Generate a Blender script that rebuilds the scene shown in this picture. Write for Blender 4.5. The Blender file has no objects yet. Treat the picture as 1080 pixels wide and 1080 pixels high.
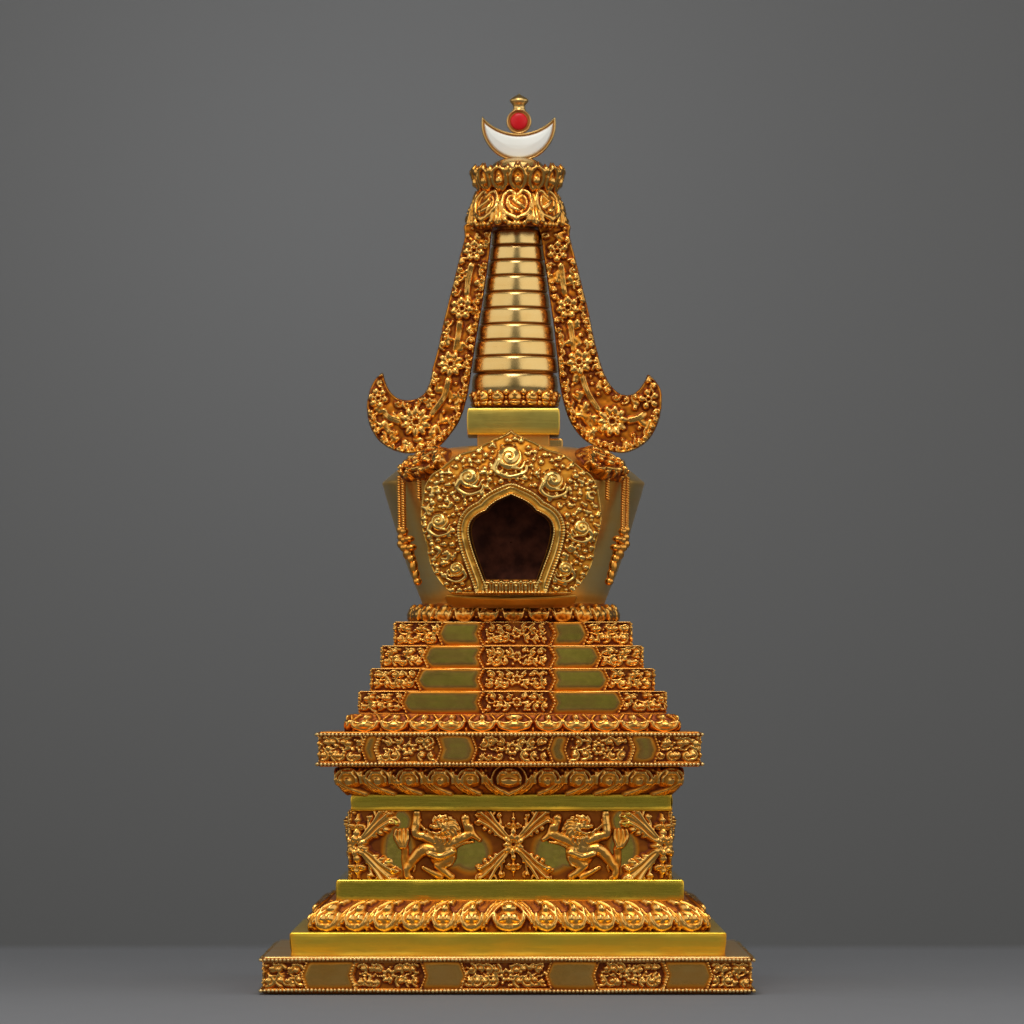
import bpy, math, random
import numpy as np
from mathutils import Matrix, Vector

# ------------------------------------------------------------------ constants
S = 0.0005            # metres per drawing unit (the stupa is about 0.47 m tall)
DC = 7000.0           # camera distance from the stupa's axis, drawing units
EYE = 746.0           # drawing height of the eye level (rows count downwards)
CXV = 540.0
HWB = 260.0 / (1 + 260.0 / DC)
ZG = (EYE - 1049.0) * (1 - HWB / DC)      # height of the table top
rng = np.random.RandomState(7)
random.seed(7)
scene = bpy.context.scene
COL = scene.collection

# ------------------------------------------------------------------ camera
cam_data = bpy.data.cameras.new('camera')
cam = bpy.data.objects.new('camera', cam_data)
COL.objects.link(cam)
cam.location = (0, -DC * S, (0 - ZG) * S)
cam.rotation_euler = (math.radians(90), 0, 0)
cam_data.sensor_width = 36
cam_data.lens = 36 * DC / 1080.0
cam_data.shift_y = (EYE - 540.0) / 1080.0
cam_data.clip_start = 0.05
cam_data.clip_end = 50
cam_data.dof.use_dof = True
cam_data.dof.focus_distance = (DC - 125) * S
cam_data.dof.aperture_fstop = (cam_data.lens / 1000.0) / (50 * S)
scene.camera = cam

# ------------------------------------------------------------------ world and lamps
world = bpy.data.worlds.new('World')
scene.world = world
world.use_nodes = True
wn = world.node_tree
# dim studio room: lighter towards the ceiling, darker towards the floor
wtc = wn.nodes.new('ShaderNodeTexCoord'); wsx = wn.nodes.new('ShaderNodeSeparateXYZ'); wcr = wn.nodes.new('ShaderNodeValToRGB')
wn.links.new(wtc.outputs['Generated'], wsx.inputs[0])
wmr = wn.nodes.new('ShaderNodeMapRange'); wmr.inputs[1].default_value = -0.5; wmr.inputs[2].default_value = 0.5
wn.links.new(wsx.outputs['Z'], wmr.inputs[0]); wn.links.new(wmr.outputs[0], wcr.inputs[0])
e = wcr.color_ramp.elements
e[0].position = 0.40; e[0].color = (0.40, 0.42, 0.38, 1)
e[1].position = 0.72; e[1].color = (1.0, 1.02, 0.95, 1)
e2 = e.new(0.52); e2.color = (0.84, 0.88, 0.70, 1)
wn.links.new(wcr.outputs[0], wn.nodes['Background'].inputs[0])
wn.nodes['Background'].inputs[1].default_value = 0.165
scene.view_settings.view_transform = 'Standard'
scene.view_settings.look = 'None'
scene.view_settings.exposure = 0
scene.view_settings.gamma = 1
scene.view_settings.use_curve_mapping = False


def softbox(name, az, el, dist, sx, sy, power, target=(0, 0, 420), color=(1, 1, 1)):
    """az: degrees from the camera direction, + to the right; lamp aimed at the stupa"""
    l = bpy.data.lights.new(name, 'AREA')
    l.shape = 'RECTANGLE'
    l.size = sx; l.size_y = sy
    l.energy = power
    l.color = color
    o = bpy.data.objects.new(name, l)
    COL.objects.link(o)
    t = Vector(target) * S
    a, e = math.radians(az), math.radians(el)
    d = Vector((math.sin(a) * math.cos(e), -math.cos(a) * math.cos(e), math.sin(e)))
    o.location = t + d * dist
    o.rotation_euler = d.to_track_quat('Z', 'Y').to_euler()
    return o


softbox('softbox_side', -60, 20, 1.3, 2.6, 1.0, 7.6, color=(1.0, 0.96, 0.90))
softbox('softbox_side', 60, 20, 1.3, 2.6, 1.0, 8.4, color=(1.0, 0.96, 0.90))
softbox('softbox_overhead', 4, 76, 1.3, 0.9, 0.5, 4.5, color=(1.0, 0.98, 0.96))
softbox('softbox_key', -6, 50, 1.4, 0.5, 0.4, 6.8, color=(1.0, 0.97, 0.93))
# lamp over the stupa that washes the upper middle of the backdrop
bl = softbox('backdrop_lamp', 0, 60, 0.01, 0.30, 0.12, 0.62, color=(0.95, 0.98, 1.0))
bl.location = Vector((-180, 1150, 1100)) * S
bl.rotation_euler = (Vector((-180, 1150, 1100)) - Vector((-120, 2000, 860))).to_track_quat('Z', 'Y').to_euler()

# ------------------------------------------------------------------ materials
def new_mat(name):
    m = bpy.data.materials.new(name)
    m.use_nodes = True
    nt = m.node_tree
    for n in list(nt.nodes):
        if n.type != 'OUTPUT_MATERIAL':
            nt.nodes.remove(n)
    b = nt.nodes.new('ShaderNodeBsdfPrincipled')
    nt.links.new(b.outputs[0], nt.nodes['Material Output'].inputs[0])
    return m, nt, b


def N(nt, t, **kw):
    n = nt.nodes.new(t)
    for k, v in kw.items():
        setattr(n, k, v)
    return n


def math_node(nt, op, a, b=None, clamp=False):
    n = nt.nodes.new('ShaderNodeMath')
    n.operation = op
    n.use_clamp = clamp
    for i, v in enumerate((a, b)):
        if v is None:
            continue
        if isinstance(v, (int, float)):
            n.inputs[i].default_value = v
        else:
            nt.links.new(v, n.inputs[i])
    return n.outputs[0]


def gold(name, ramp, rough=(0.2, 0.45), bump=0.15, streak=False, scale=1.0, base_patina=0.0, noise_amt=0.25, polished=None):
    """gilded copper; the point attribute 'patina' carries the red wash"""
    m, nt, b = new_mat(name)
    L = nt.links.new
    at = N(nt, 'ShaderNodeAttribute', attribute_name='patina')
    tc = N(nt, 'ShaderNodeTexCoord')
    mp = N(nt, 'ShaderNodeMapping')
    mp.inputs['Scale'].default_value = (30, 30, 700) if streak else (140, 140, 140)
    L(tc.outputs['Object'], mp.inputs['Vector'])
    n1 = N(nt, 'ShaderNodeTexNoise')
    n1.inputs['Scale'].default_value = scale
    n1.inputs['Detail'].default_value = 5
    n1.inputs['Roughness'].default_value = 0.6
    L(mp.outputs[0], n1.inputs['Vector'])
    n2 = N(nt, 'ShaderNodeTexNoise')
    n2.inputs['Scale'].default_value = 60
    n2.inputs['Detail'].default_value = 4
    L(tc.outputs['Object'], n2.inputs['Vector'])
    # patina = attribute + noise
    v = math_node(nt, 'MULTIPLY', math_node(nt, 'SUBTRACT', n2.outputs[0], 0.5), noise_amt * 2)
    v = math_node(nt, 'ADD', v, at.outputs['Fac'])
    v2 = math_node(nt, 'MULTIPLY', math_node(nt, 'SUBTRACT', n1.outputs[0], 0.5), noise_amt)
    v = math_node(nt, 'ADD', v, v2)
    v = math_node(nt, 'ADD', v, base_patina)
    if not streak:
        # faint horizontal polishing streaks
        mp2 = N(nt, 'ShaderNodeMapping'); mp2.inputs['Scale'].default_value = (25, 25, 420)
        L(tc.outputs['Object'], mp2.inputs['Vector'])
        n4 = N(nt, 'ShaderNodeTexNoise'); n4.inputs['Scale'].default_value = 1.0; n4.inputs['Detail'].default_value = 4
        L(mp2.outputs[0], n4.inputs['Vector'])
        v = math_node(nt, 'ADD', v, math_node(nt, 'MULTIPLY', math_node(nt, 'SUBTRACT', n4.outputs[0], 0.5), 0.22))
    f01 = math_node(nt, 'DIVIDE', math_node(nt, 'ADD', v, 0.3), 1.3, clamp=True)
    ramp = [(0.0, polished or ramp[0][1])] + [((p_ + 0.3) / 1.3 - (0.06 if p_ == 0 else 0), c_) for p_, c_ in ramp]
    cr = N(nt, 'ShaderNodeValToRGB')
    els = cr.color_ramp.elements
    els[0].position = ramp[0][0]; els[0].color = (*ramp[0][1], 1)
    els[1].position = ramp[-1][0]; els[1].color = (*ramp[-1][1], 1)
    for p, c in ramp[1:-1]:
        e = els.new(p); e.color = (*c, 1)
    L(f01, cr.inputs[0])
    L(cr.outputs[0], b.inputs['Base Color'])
    b.inputs['Metallic'].default_value = 1.0
    mt = N(nt, 'ShaderNodeMapRange')
    mt.inputs[1].default_value = 0.55; mt.inputs[2].default_value = 1.0
    mt.inputs[3].default_value = 1.0; mt.inputs[4].default_value = 0.75
    L(v, mt.inputs[0]); L(mt.outputs[0], b.inputs['Metallic'])
    mr = N(nt, 'ShaderNodeMapRange')
    mr.inputs[1].default_value = 0.05; mr.inputs[2].default_value = 0.5
    mr.inputs[3].default_value = rough[0]; mr.inputs[4].default_value = rough[1]
    L(v, mr.inputs[0])
    n3 = N(nt, 'ShaderNodeTexNoise')
    n3.inputs['Scale'].default_value = 350
    n3.inputs['Detail'].default_value = 3
    L(tc.outputs['Object'], n3.inputs['Vector'])
    rr = math_node(nt, 'ADD', mr.outputs[0], math_node(nt, 'MULTIPLY', math_node(nt, 'SUBTRACT', n3.outputs[0], 0.5), 0.10), clamp=True)
    L(rr, b.inputs['Roughness'])
    bp = N(nt, 'ShaderNodeBump')
    bp.inputs['Strength'].default_value = bump
    bp.inputs['Distance'].default_value = 0.0012
    hmix = math_node(nt, 'ADD', n1.outputs[0], math_node(nt, 'MULTIPLY', n2.outputs[0], 0.3))
    hmix = math_node(nt, 'ADD', hmix, math_node(nt, 'MULTIPLY', n3.outputs[0], 0.15))
    L(hmix, bp.inputs['Height'])
    L(bp.outputs[0], b.inputs['Normal'])
    return m


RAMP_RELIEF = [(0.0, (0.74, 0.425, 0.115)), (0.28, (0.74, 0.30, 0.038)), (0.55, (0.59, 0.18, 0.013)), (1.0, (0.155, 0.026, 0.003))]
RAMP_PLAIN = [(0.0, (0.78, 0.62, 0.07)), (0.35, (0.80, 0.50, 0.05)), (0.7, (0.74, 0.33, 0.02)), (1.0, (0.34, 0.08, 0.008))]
RAMP_SPIRE = [(0.0, (0.70, 0.50, 0.21)), (0.3, (0.66, 0.39, 0.11)), (0.65, (0.60, 0.22, 0.025)), (1.0, (0.26, 0.045, 0.005))]
M_RELIEF = gold('gilded_relief', RAMP_RELIEF, polished=(0.78, 0.60, 0.10), rough=(0.22, 0.46), bump=0.05, noise_amt=0.15)
M_HALO = gold('gilded_relief_pale', [(0.0, (0.74, 0.50, 0.16)), (0.30, (0.74, 0.38, 0.06)), (0.6, (0.58, 0.22, 0.018)), (1.0, (0.22, 0.05, 0.005))], rough=(0.22, 0.46), bump=0.05, noise_amt=0.18)
M_BEAD = gold('gilded_beads', [(0.0, (0.80, 0.60, 0.27)), (0.5, (0.72, 0.42, 0.12)), (1.0, (0.4, 0.13, 0.02))], rough=(0.25, 0.4), bump=0.05, base_patina=0.12)
M_PLAIN = gold('polished_brass_gilding', RAMP_PLAIN, rough=(0.16, 0.4), bump=0.14, streak=True, noise_amt=0.22, base_patina=0.02)
M_STEP = gold('satin_brass_gilding', RAMP_PLAIN, rough=(0.34, 0.5), bump=0.14, streak=True, noise_amt=0.22, base_patina=0.12)
M_BOX = gold('brushed_box_gilding', [(0.0, (0.70, 0.58, 0.14)), (0.5, (0.74, 0.42, 0.05)), (1.0, (0.4, 0.1, 0.01))], rough=(0.30, 0.45), bump=0.12, streak=True, noise_amt=0.16)
M_SPIRE = gold('polished_pale_gold', RAMP_SPIRE, rough=(0.24, 0.45), bump=0.10, noise_amt=0.16, base_patina=0.02)
M_VASE = gold('burnished_vase_gold', [(0.0, (0.88, 0.64, 0.26)), (0.4, (0.82, 0.48, 0.12)), (0.75, (0.56, 0.26, 0.03)), (1.0, (0.22, 0.05, 0.006))], rough=(0.30, 0.48), bump=0.08, noise_amt=0.22, base_patina=0.08)

# dark red-brown lacquer of the niche
M_NICHE, nt, b = new_mat('niche_lacquer')
tc = N(nt, 'ShaderNodeTexCoord'); nz = N(nt, 'ShaderNodeTexNoise'); nz.inputs['Scale'].default_value = 160; nz.inputs['Detail'].default_value = 8
nt.links.new(tc.outputs['Object'], nz.inputs['Vector'])
cr = N(nt, 'ShaderNodeValToRGB')
cr.color_ramp.elements[0].position = 0.35; cr.color_ramp.elements[0].color = (0.050, 0.015, 0.009, 1)
cr.color_ramp.elements[1].position = 0.72; cr.color_ramp.elements[1].color = (0.17, 0.050, 0.026, 1)
nt.links.new(nz.outputs[0], cr.inputs[0]); nt.links.new(cr.outputs[0], b.inputs['Base Color'])
b.inputs['Roughness'].default_value = 0.85
b.inputs['Specular IOR Level'].default_value = 0.15

M_SHELL, nt, b = new_mat('white_shell')
tc = N(nt, 'ShaderNodeTexCoord'); nz = N(nt, 'ShaderNodeTexNoise'); nz.inputs['Scale'].default_value = 55; nz.inputs['Detail'].default_value = 3
nt.links.new(tc.outputs['Object'], nz.inputs['Vector'])
cr = N(nt, 'ShaderNodeValToRGB')
cr.color_ramp.elements[0].color = (0.70, 0.71, 0.66, 1); cr.color_ramp.elements[1].color = (0.84, 0.85, 0.82, 1)
nt.links.new(nz.outputs[0], cr.inputs[0]); nt.links.new(cr.outputs[0], b.inputs['Base Color'])
b.inputs['Roughness'].default_value = 0.3
b.inputs['Subsurface Weight'].default_value = 0.0

M_CORAL, nt, b = new_mat('red_coral')
tc = N(nt, 'ShaderNodeTexCoord'); nz = N(nt, 'ShaderNodeTexNoise'); nz.inputs['Scale'].default_value = 300
nt.links.new(tc.outputs['Object'], nz.inputs['Vector'])
cr = N(nt, 'ShaderNodeValToRGB')
cr.color_ramp.elements[0].color = (0.50, 0.008, 0.012, 1); cr.color_ramp.elements[1].color = (0.62, 0.012, 0.018, 1)
nt.links.new(nz.outputs[0], cr.inputs[0]); nt.links.new(cr.outputs[0], b.inputs['Base Color'])
b.inputs['Roughness'].default_value = 0.3
b.inputs['Specular IOR Level'].default_value = 0.25

M_PAPER, nt, b = new_mat('grey_backdrop_paper')
tc = N(nt, 'ShaderNodeTexCoord'); nz = N(nt, 'ShaderNodeTexNoise'); nz.inputs['Scale'].default_value = 1.3; nz.inputs['Detail'].default_value = 6
nt.links.new(tc.outputs['Object'], nz.inputs['Vector'])
cr = N(nt, 'ShaderNodeValToRGB')
cr.color_ramp.elements[0].color = (0.126, 0.128, 0.133, 1); cr.color_ramp.elements[1].color = (0.134, 0.136, 0.141, 1)
nt.links.new(nz.outputs[0], cr.inputs[0]); nt.links.new(cr.outputs[0], b.inputs['Base Color'])
b.inputs['Roughness'].default_value = 0.75
M_TABLE, nt, b = new_mat('grey_table_surface')
tc = N(nt, 'ShaderNodeTexCoord'); nz = N(nt, 'ShaderNodeTexNoise'); nz.inputs['Scale'].default_value = 40; nz.inputs['Detail'].default_value = 8
nt.links.new(tc.outputs['Object'], nz.inputs['Vector'])
cr = N(nt, 'ShaderNodeValToRGB')
cr.color_ramp.elements[0].color = (0.168, 0.173, 0.188, 1); cr.color_ramp.elements[1].color = (0.184, 0.189, 0.204, 1)
nt.links.new(nz.outputs[0], cr.inputs[0]); nt.links.new(cr.outputs[0], b.inputs['Base Color'])
b.inputs['Roughness'].default_value = 0.75
b.inputs['Specular IOR Level'].default_value = 0.25

# ------------------------------------------------------------------ mesh helpers
def k_at(y):
    return (DC + y) / DC


def link(name, verts, faces, mat, parent=None, patina=None, smooth=True, loops=None):
    """verts: (n,3) in drawing units, z measured from the eye level"""
    me = bpy.data.meshes.new(name)
    v = np.asarray(verts, dtype=np.float64).copy()
    v[:, 2] -= ZG
    v *= S
    if isinstance(faces, np.ndarray) and faces.shape[1] == 4:
        nf = len(faces)
        me.vertices.add(len(v)); me.vertices.foreach_set('co', v.astype(np.float32).ravel())
        me.loops.add(nf * 4); me.loops.foreach_set('vertex_index', faces.astype(np.int32).ravel())
        me.polygons.add(nf)
        me.polygons.foreach_set('loop_start', np.arange(0, nf * 4, 4, dtype=np.int32))
        me.update(calc_edges=True)
    else:
        me.from_pydata([tuple(a) for a in v], [], [tuple(int(i) for i in f) for f in faces])
        me.update()
    me.validate(clean_customdata=False)
    if smooth:
        me.polygons.foreach_set('use_smooth', np.ones(len(me.polygons), dtype=bool))
    at = me.attributes.new('patina', 'FLOAT', 'POINT')
    if patina is None:
        patina = np.zeros(len(v))
    elif np.isscalar(patina):
        patina = np.full(len(v), float(patina))
    if len(patina) == len(me.vertices):
        at.data.foreach_set('value', np.asarray(patina, dtype=np.float32))
    me.materials.append(mat)
    o = bpy.data.objects.new(name, me)
    COL.objects.link(o)
    if parent is not None:
        o.parent = parent
        o.matrix_parent_inverse = parent.matrix_world.inverted()
    return o


def grid_faces(nr, nc, off=0, wrap=False, flip=False):
    r = np.arange(nr - 1)[:, None]
    cc = nc if wrap else nc - 1
    c = np.arange(cc)[None, :]
    c2 = (c + 1) % nc
    a = r * nc + c; b_ = r * nc + c2; d = (r + 1) * nc + c; e = (r + 1) * nc + c2
    f = np.stack([a, d, e, b_] if not flip else [a, b_, e, d], axis=-1).reshape(-1, 4)
    return f + off


def catmull(pts, step=0.8, closed=False):
    p = np.asarray(pts, float)
    if closed:
        q = np.vstack([p[-1], p, p[0], p[1]])
    else:
        q = np.vstack([2 * p[0] - p[1], p, 2 * p[-1] - p[-2]])
    out = []
    for i in range(1, len(q) - 2):
        p0, p1, p2, p3 = q[i - 1], q[i], q[i + 1], q[i + 2]
        n = max(2, int(np.linalg.norm(p2 - p1) / step))
        t = np.linspace(0, 1, n, endpoint=False)[:, None]
        out.append(0.5 * ((2 * p1) + (-p0 + p2) * t + (2 * p0 - 5 * p1 + 4 * p2 - p3) * t ** 2 + (-p0 + 3 * p1 - 3 * p2 + p3) * t ** 3))
    if not closed:
        out.append(q[-2][None, :])
    return np.vstack(out)


def resample(pts, spacing, closed=False):
    p = np.asarray(pts, float)
    if closed:
        p = np.vstack([p, p[0]])
    d = np.r_[0, np.cumsum(np.linalg.norm(np.diff(p, axis=0), axis=1))]
    n = max(2, int(round(d[-1] / spacing)) + 1)
    s = np.linspace(0, d[-1], n)
    if closed:
        s = s[:-1]
    return np.stack([np.interp(s, d, p[:, i]) for i in range(p.shape[1])], axis=1)


def grid_blur(A, n=1):
    B = A.copy()
    for _ in range(n):
        B = np.pad(B, 1, mode='edge')
        B = (B[:-2, 1:-1] + B[2:, 1:-1] + B[1:-1, :-2] + B[1:-1, 2:] + 2 * B[1:-1, 1:-1]) / 6
    return B


class HF:
    """a height field that gets embossed with domes, strokes, curls and beads"""

    def __init__(s, x0, x1, y0, y1, res=0.5, ground=1.0):
        nx = int(round((x1 - x0) / res)); nx += nx % 2
        ny = int(round((y1 - y0) / res)); ny += ny % 2
        s.x0, s.x1, s.y0, s.y1 = x0, x1, y0, y1
        s.xs = np.linspace(x0, x1, nx + 1); s.ys = np.linspace(y0, y1, ny + 1)
        s.rx = (x1 - x0) / nx; s.ry = (y1 - y0) / ny
        s.X, s.Y = np.meshgrid(s.xs, s.ys)
        s.H = np.zeros_like(s.X)
        s.G = np.full_like(s.X, ground)      # red wash of the ground

    def win(s, xa, xb, ya, yb):
        i0 = max(0, int((xa - s.x0) / s.rx)); i1 = min(len(s.xs), int((xb - s.x0) / s.rx) + 2)
        j0 = max(0, int((ya - s.y0) / s.ry)); j1 = min(len(s.ys), int((yb - s.y0) / s.ry) + 2)
        if i0 >= i1 or j0 >= j1:
            return None
        return slice(j0, j1), slice(i0, i1)

    def dome(s, cx, cy, r, h, ry=None, rot=0.0, base=0.0, p=0.5):
        ry = ry or r
        R = max(r, ry)
        w = s.win(cx - R, cx + R, cy - R, cy + R)
        if w is None:
            return
        dx = s.X[w] - cx; dy = s.Y[w] - cy
        if rot:
            c, n = math.cos(rot), math.sin(rot)
            dx, dy = c * dx + n * dy, -n * dx + c * dy
        q = (dx / r) ** 2 + (dy / ry) ** 2
        hr = min(h, 0.95 * min(r, ry))          # rounded cap on a short wall
        qq = np.clip(1 - q, 0, 1)
        val = np.where(q < 1, base + (h - hr) * np.clip(qq * 6, 0, 1) + hr * np.power(qq, p), -1e3)
        s.H[w] = np.maximum(s.H[w], val)

    def dent(s, cx, cy, r, d):
        w = s.win(cx - 2 * r, cx + 2 * r, cy - 2 * r, cy + 2 * r)
        if w is None:
            return
        q = ((s.X[w] - cx) ** 2 + (s.Y[w] - cy) ** 2) / (r * r)
        s.H[w] -= d * np.exp(-q * 1.5)

    def stroke(s, pts, r0, r1=None, h0=2.0, h1=None, base=0.0, smooth=True):
        r1 = r0 if r1 is None else r1
        h1 = h0 if h1 is None else h1
        q = catmull(pts, 0.7) if smooth and len(pts) > 2 else resample(pts, 0.7)
        q = resample(q, max(0.35, 0.3 * min(r0, r1)))
        n = len(q)
        for i, (x, y) in enumerate(q):
            t = i / max(1, n - 1)
            s.dome(x, y, r0 + (r1 - r0) * t, h0 + (h1 - h0) * t, base=base)

    def groove(s, pts, w, d, smooth=True):
        q = catmull(pts, 0.6) if smooth and len(pts) > 2 else resample(pts, 0.6)
        xa, ya = q.min(0) - 3 * w; xb, yb = q.max(0) + 3 * w
        wi = s.win(xa, xb, ya, yb)
        if wi is None:
            return
        X, Y = s.X[wi], s.Y[wi]
        m = np.full(X.shape, 1e9)
        for x, y in q:
            m = np.minimum(m, (X - x) ** 2 + (Y - y) ** 2)
        s.H[wi] -= d * np.exp(-m / (w * w))

    def beads(s, pts, r, h, sp=None, base=0.0, smooth=False):
        q = catmull(pts, 0.7) if smooth else np.asarray(pts, float)
        for x, y in resample(q, sp or 2.05 * r):
            s.dome(x, y, r, h, base=base)

    def curl(s, cx, cy, r, sgn=1, ang=0.0, h=3.0, tail=0.0, base=0.0):
        """ball wrapped by a tapering spiral"""
        s.dome(cx, cy, r * 0.60, h * 1.12, base=base)
        t = np.linspace(0, 1, 16)
        a = ang + sgn * t * 2.9
        rad = r * (1.0 - 0.22 * t)
        pts = np.stack([cx + rad * np.cos(a), cy + rad * np.sin(a)], 1)
        if tail:
            a0 = ang - sgn * math.pi / 2
            pts = np.vstack([[pts[0][0] + tail * math.cos(a0), pts[0][1] + tail * math.sin(a0)], pts])
        q = resample(pts, 0.5)
        for i, (x, y) in enumerate(q):
            f = i / len(q)
            s.dome(x, y, r * (0.42 - .2 * f), h * 0.66, base=base)

    def flower(s, cx, cy, R, n=7, h=3.2, rot=0.3, base=0.0, core=True):
        for i in range(n):
            a = rot + i * 2 * math.pi / n
            s.dome(cx + math.cos(a) * R * 0.69, cy + math.sin(a) * R * 0.69, R * 0.36, h, ry=R * min(.36, 2.35 / n), rot=a, base=base, p=.38)
        if core:
            m = 9
            for i in range(m):
                a = i * 2 * math.pi / m
                s.dome(cx + math.cos(a) * R * 0.27, cy + math.sin(a) * R * 0.27, R * 0.12, h * 0.45, base=base + h * 0.55)
            s.dome(cx, cy, R * 0.36, h * 0.62, base=base)
            s.dent(cx, cy, R * 0.14, h * 0.5)

    def conch(s, cx, cy, r, h=6.0, sgn=1):
        s.dome(cx, cy - .05 * r, r * 0.86, h * .78)
        t = np.linspace(0, 1, 40)
        a = -2.2 + sgn * t * 10.5
        rad = r * (0.80 * (1 - t) + .04)
        s.spirals = getattr(s, 'spirals', []) + [np.stack([cx + rad * np.cos(a), cy - .16 * r + rad * np.sin(a)], 1)]
        s.stroke([(cx - sgn * r * 0.75, cy + r * 0.1), (cx - sgn * r * 0.95, cy + r * 0.75), (cx - sgn * r * .1, cy + r * 1.25), (cx + sgn * r * .95, cy + r * .95), (cx + sgn * r * 1.15, cy + r * .5)], r * .24, r * .13, h * .6, h * .45)
        s.stroke([(cx + sgn * r * .2, cy + r * .6), (cx + sgn * r * .75, cy + r * .65), (cx + sgn * r * 1.0, cy + r * .2)], r * .14, r * .1, h * .6, h * .45)

    def noise(s, amp, cell, seed=0):
        r = np.random.RandomState(seed)
        nx = int((s.x1 - s.x0) / cell) + 3; ny = int((s.y1 - s.y0) / cell) + 3
        g = r.rand(ny, nx) - 0.5
        fx = (s.X - s.x0) / cell; fy = (s.Y - s.y0) / cell
        ix = fx.astype(int); iy = fy.astype(int); tx = fx - ix; ty = fy - iy
        tx = tx * tx * (3 - 2 * tx); ty = ty * ty * (3 - 2 * ty)
        s.H += amp * ((g[iy, ix] * (1 - tx) + g[iy, ix + 1] * tx) * (1 - ty) + (g[iy + 1, ix] * (1 - tx) + g[iy + 1, ix + 1] * tx) * ty)

    def scatter(s, region, n, rr=(1.6, 3.0), h=3.0, gap=0.4, avoid=None, seed=1, clear=0.9, curls=0.6):
        """loose field of curl balls where nothing else stands"""
        r = np.random.RandomState(seed)
        placed = list(avoid or [])
        xa, xb, ya, yb = s.x0, s.x1, s.y0, s.y1
        for _ in range(n):
            rad = rr[0] + (rr[1] - rr[0]) * r.rand() ** 1.5
            x = xa + (xb - xa) * r.rand(); y = ya + (yb - ya) * r.rand()
            i = min(len(s.xs) - 1, int((x - s.x0) / s.rx)); j = min(len(s.ys) - 1, int((y - s.y0) / s.ry))
            if region[j, i] < rad * 0.9 or s.H[j, i] > clear:
                continue
            if any((x - a) ** 2 + (y - b) ** 2 < (rad + c + gap) ** 2 for a, b, c in placed):
                continue
            placed.append((x, y, rad))
            if r.rand() < curls and rad > 2.0:
                s.curl(x, y, rad, 1 if r.rand() < .5 else -1, r.rand() * 6.28, h * rad / rr[1] + .4)
            else:
                s.dome(x, y, rad * 0.92, h * rad / rr[1] + .5)

    def soften(s, n=2):
        """cast and burnished: no wire-sharp relief"""
        s.H = grid_blur(s.H, n)
        return s

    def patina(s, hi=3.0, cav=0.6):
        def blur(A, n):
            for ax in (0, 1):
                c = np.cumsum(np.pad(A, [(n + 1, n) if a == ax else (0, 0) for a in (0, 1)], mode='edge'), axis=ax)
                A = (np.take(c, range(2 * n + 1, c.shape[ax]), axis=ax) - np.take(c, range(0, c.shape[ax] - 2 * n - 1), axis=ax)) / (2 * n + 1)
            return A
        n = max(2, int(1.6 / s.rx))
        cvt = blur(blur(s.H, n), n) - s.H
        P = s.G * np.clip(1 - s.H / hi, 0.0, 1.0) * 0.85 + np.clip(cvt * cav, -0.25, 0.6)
        return np.clip(np.maximum(P, np.minimum(s.G, 0)), -0.3, 1)


def poly_sd(X, Y, poly):
    """signed distance to a closed polygon (negative inside)"""
    P = np.asarray(poly, float)
    Q = np.roll(P, -1, axis=0)
    d = np.full(X.shape, 1e18)
    sgn = np.ones(X.shape, bool)
    for (ax, ay), (bx, by) in zip(P, Q):
        ex, ey = bx - ax, by - ay
        wx, wy = X - ax, Y - ay
        t = np.clip((wx * ex + wy * ey) / (ex * ex + ey * ey + 1e-12), 0, 1)
        d = np.minimum(d, (wx - ex * t) ** 2 + (wy - ey * t) ** 2)
        c = ((ay <= Y) & (by > Y)) | ((by <= Y) & (ay > Y))
        with np.errstate(divide='ignore', invalid='ignore'):
            xi = ax + (Y - ay) * ex / (ey if ey != 0 else 1e-12)
        sgn ^= c & (X < xi)
    d = np.sqrt(d)
    return np.where(sgn, d, -d)


def plate(name, hf, sd, thick, mapping, mat, parent, edge=2.5, back=True, back_relief=True, hi=3.0, patina=None):
    """a cut-out embossed plate. mapping(x, y, h) -> xyz; h = 0 is its middle surface"""
    cell = max(hf.rx, hf.ry)
    gx = np.gradient(sd, hf.rx, axis=1); gy = np.gradient(sd, hf.ry, axis=0)
    gl = np.hypot(gx, gy) + 1e-9
    out = sd > 0
    X = np.where(out, hf.X - sd * gx / gl, hf.X); Y = np.where(out, hf.Y - sd * gy / gl, hf.Y)
    e = np.clip(1 - (-sd) / edge, 0, 1)
    half = thick / 2 * np.sqrt(np.clip(1 - e ** 2, 0, 1))
    half = np.where(out, 0, half)
    rel = hf.H * np.clip((-sd) / 1.5, 0, 1)
    P = hf.patina(hi) if patina is None else patina
    valid = sd < 1.5 * cell
    nr, nc = sd.shape
    inside = ~out
    q_any = inside[:-1, :-1] | inside[1:, :-1] | inside[:-1, 1:] | inside[1:, 1:]
    q_all = valid[:-1, :-1] & valid[1:, :-1] & valid[:-1, 1:] & valid[1:, 1:]
    r, c = np.nonzero(q_any & q_all)
    idx = r * nc + c
    F = np.stack([idx, idx + nc, idx + nc + 1, idx + 1], 1)
    front = np.stack(mapping(X.ravel(), Y.ravel(), (half + rel).ravel()), 1)
    V = front; FF = F; PA = P.ravel()
    if back:
        hb = -(half + (rel if back_relief else 0))
        bk = np.stack(mapping(X.ravel(), Y.ravel(), hb.ravel()), 1)
        V = np.vstack([front, bk]); FF = np.vstack([F, F[:, ::-1] + nr * nc]); PA = np.r_[PA, PA]
    used = np.unique(FF)
    remap = np.zeros(len(V), dtype=np.int64); remap[used] = np.arange(len(used))
    return link(name, V[used], remap[FF], mat, parent, PA[used])


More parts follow.
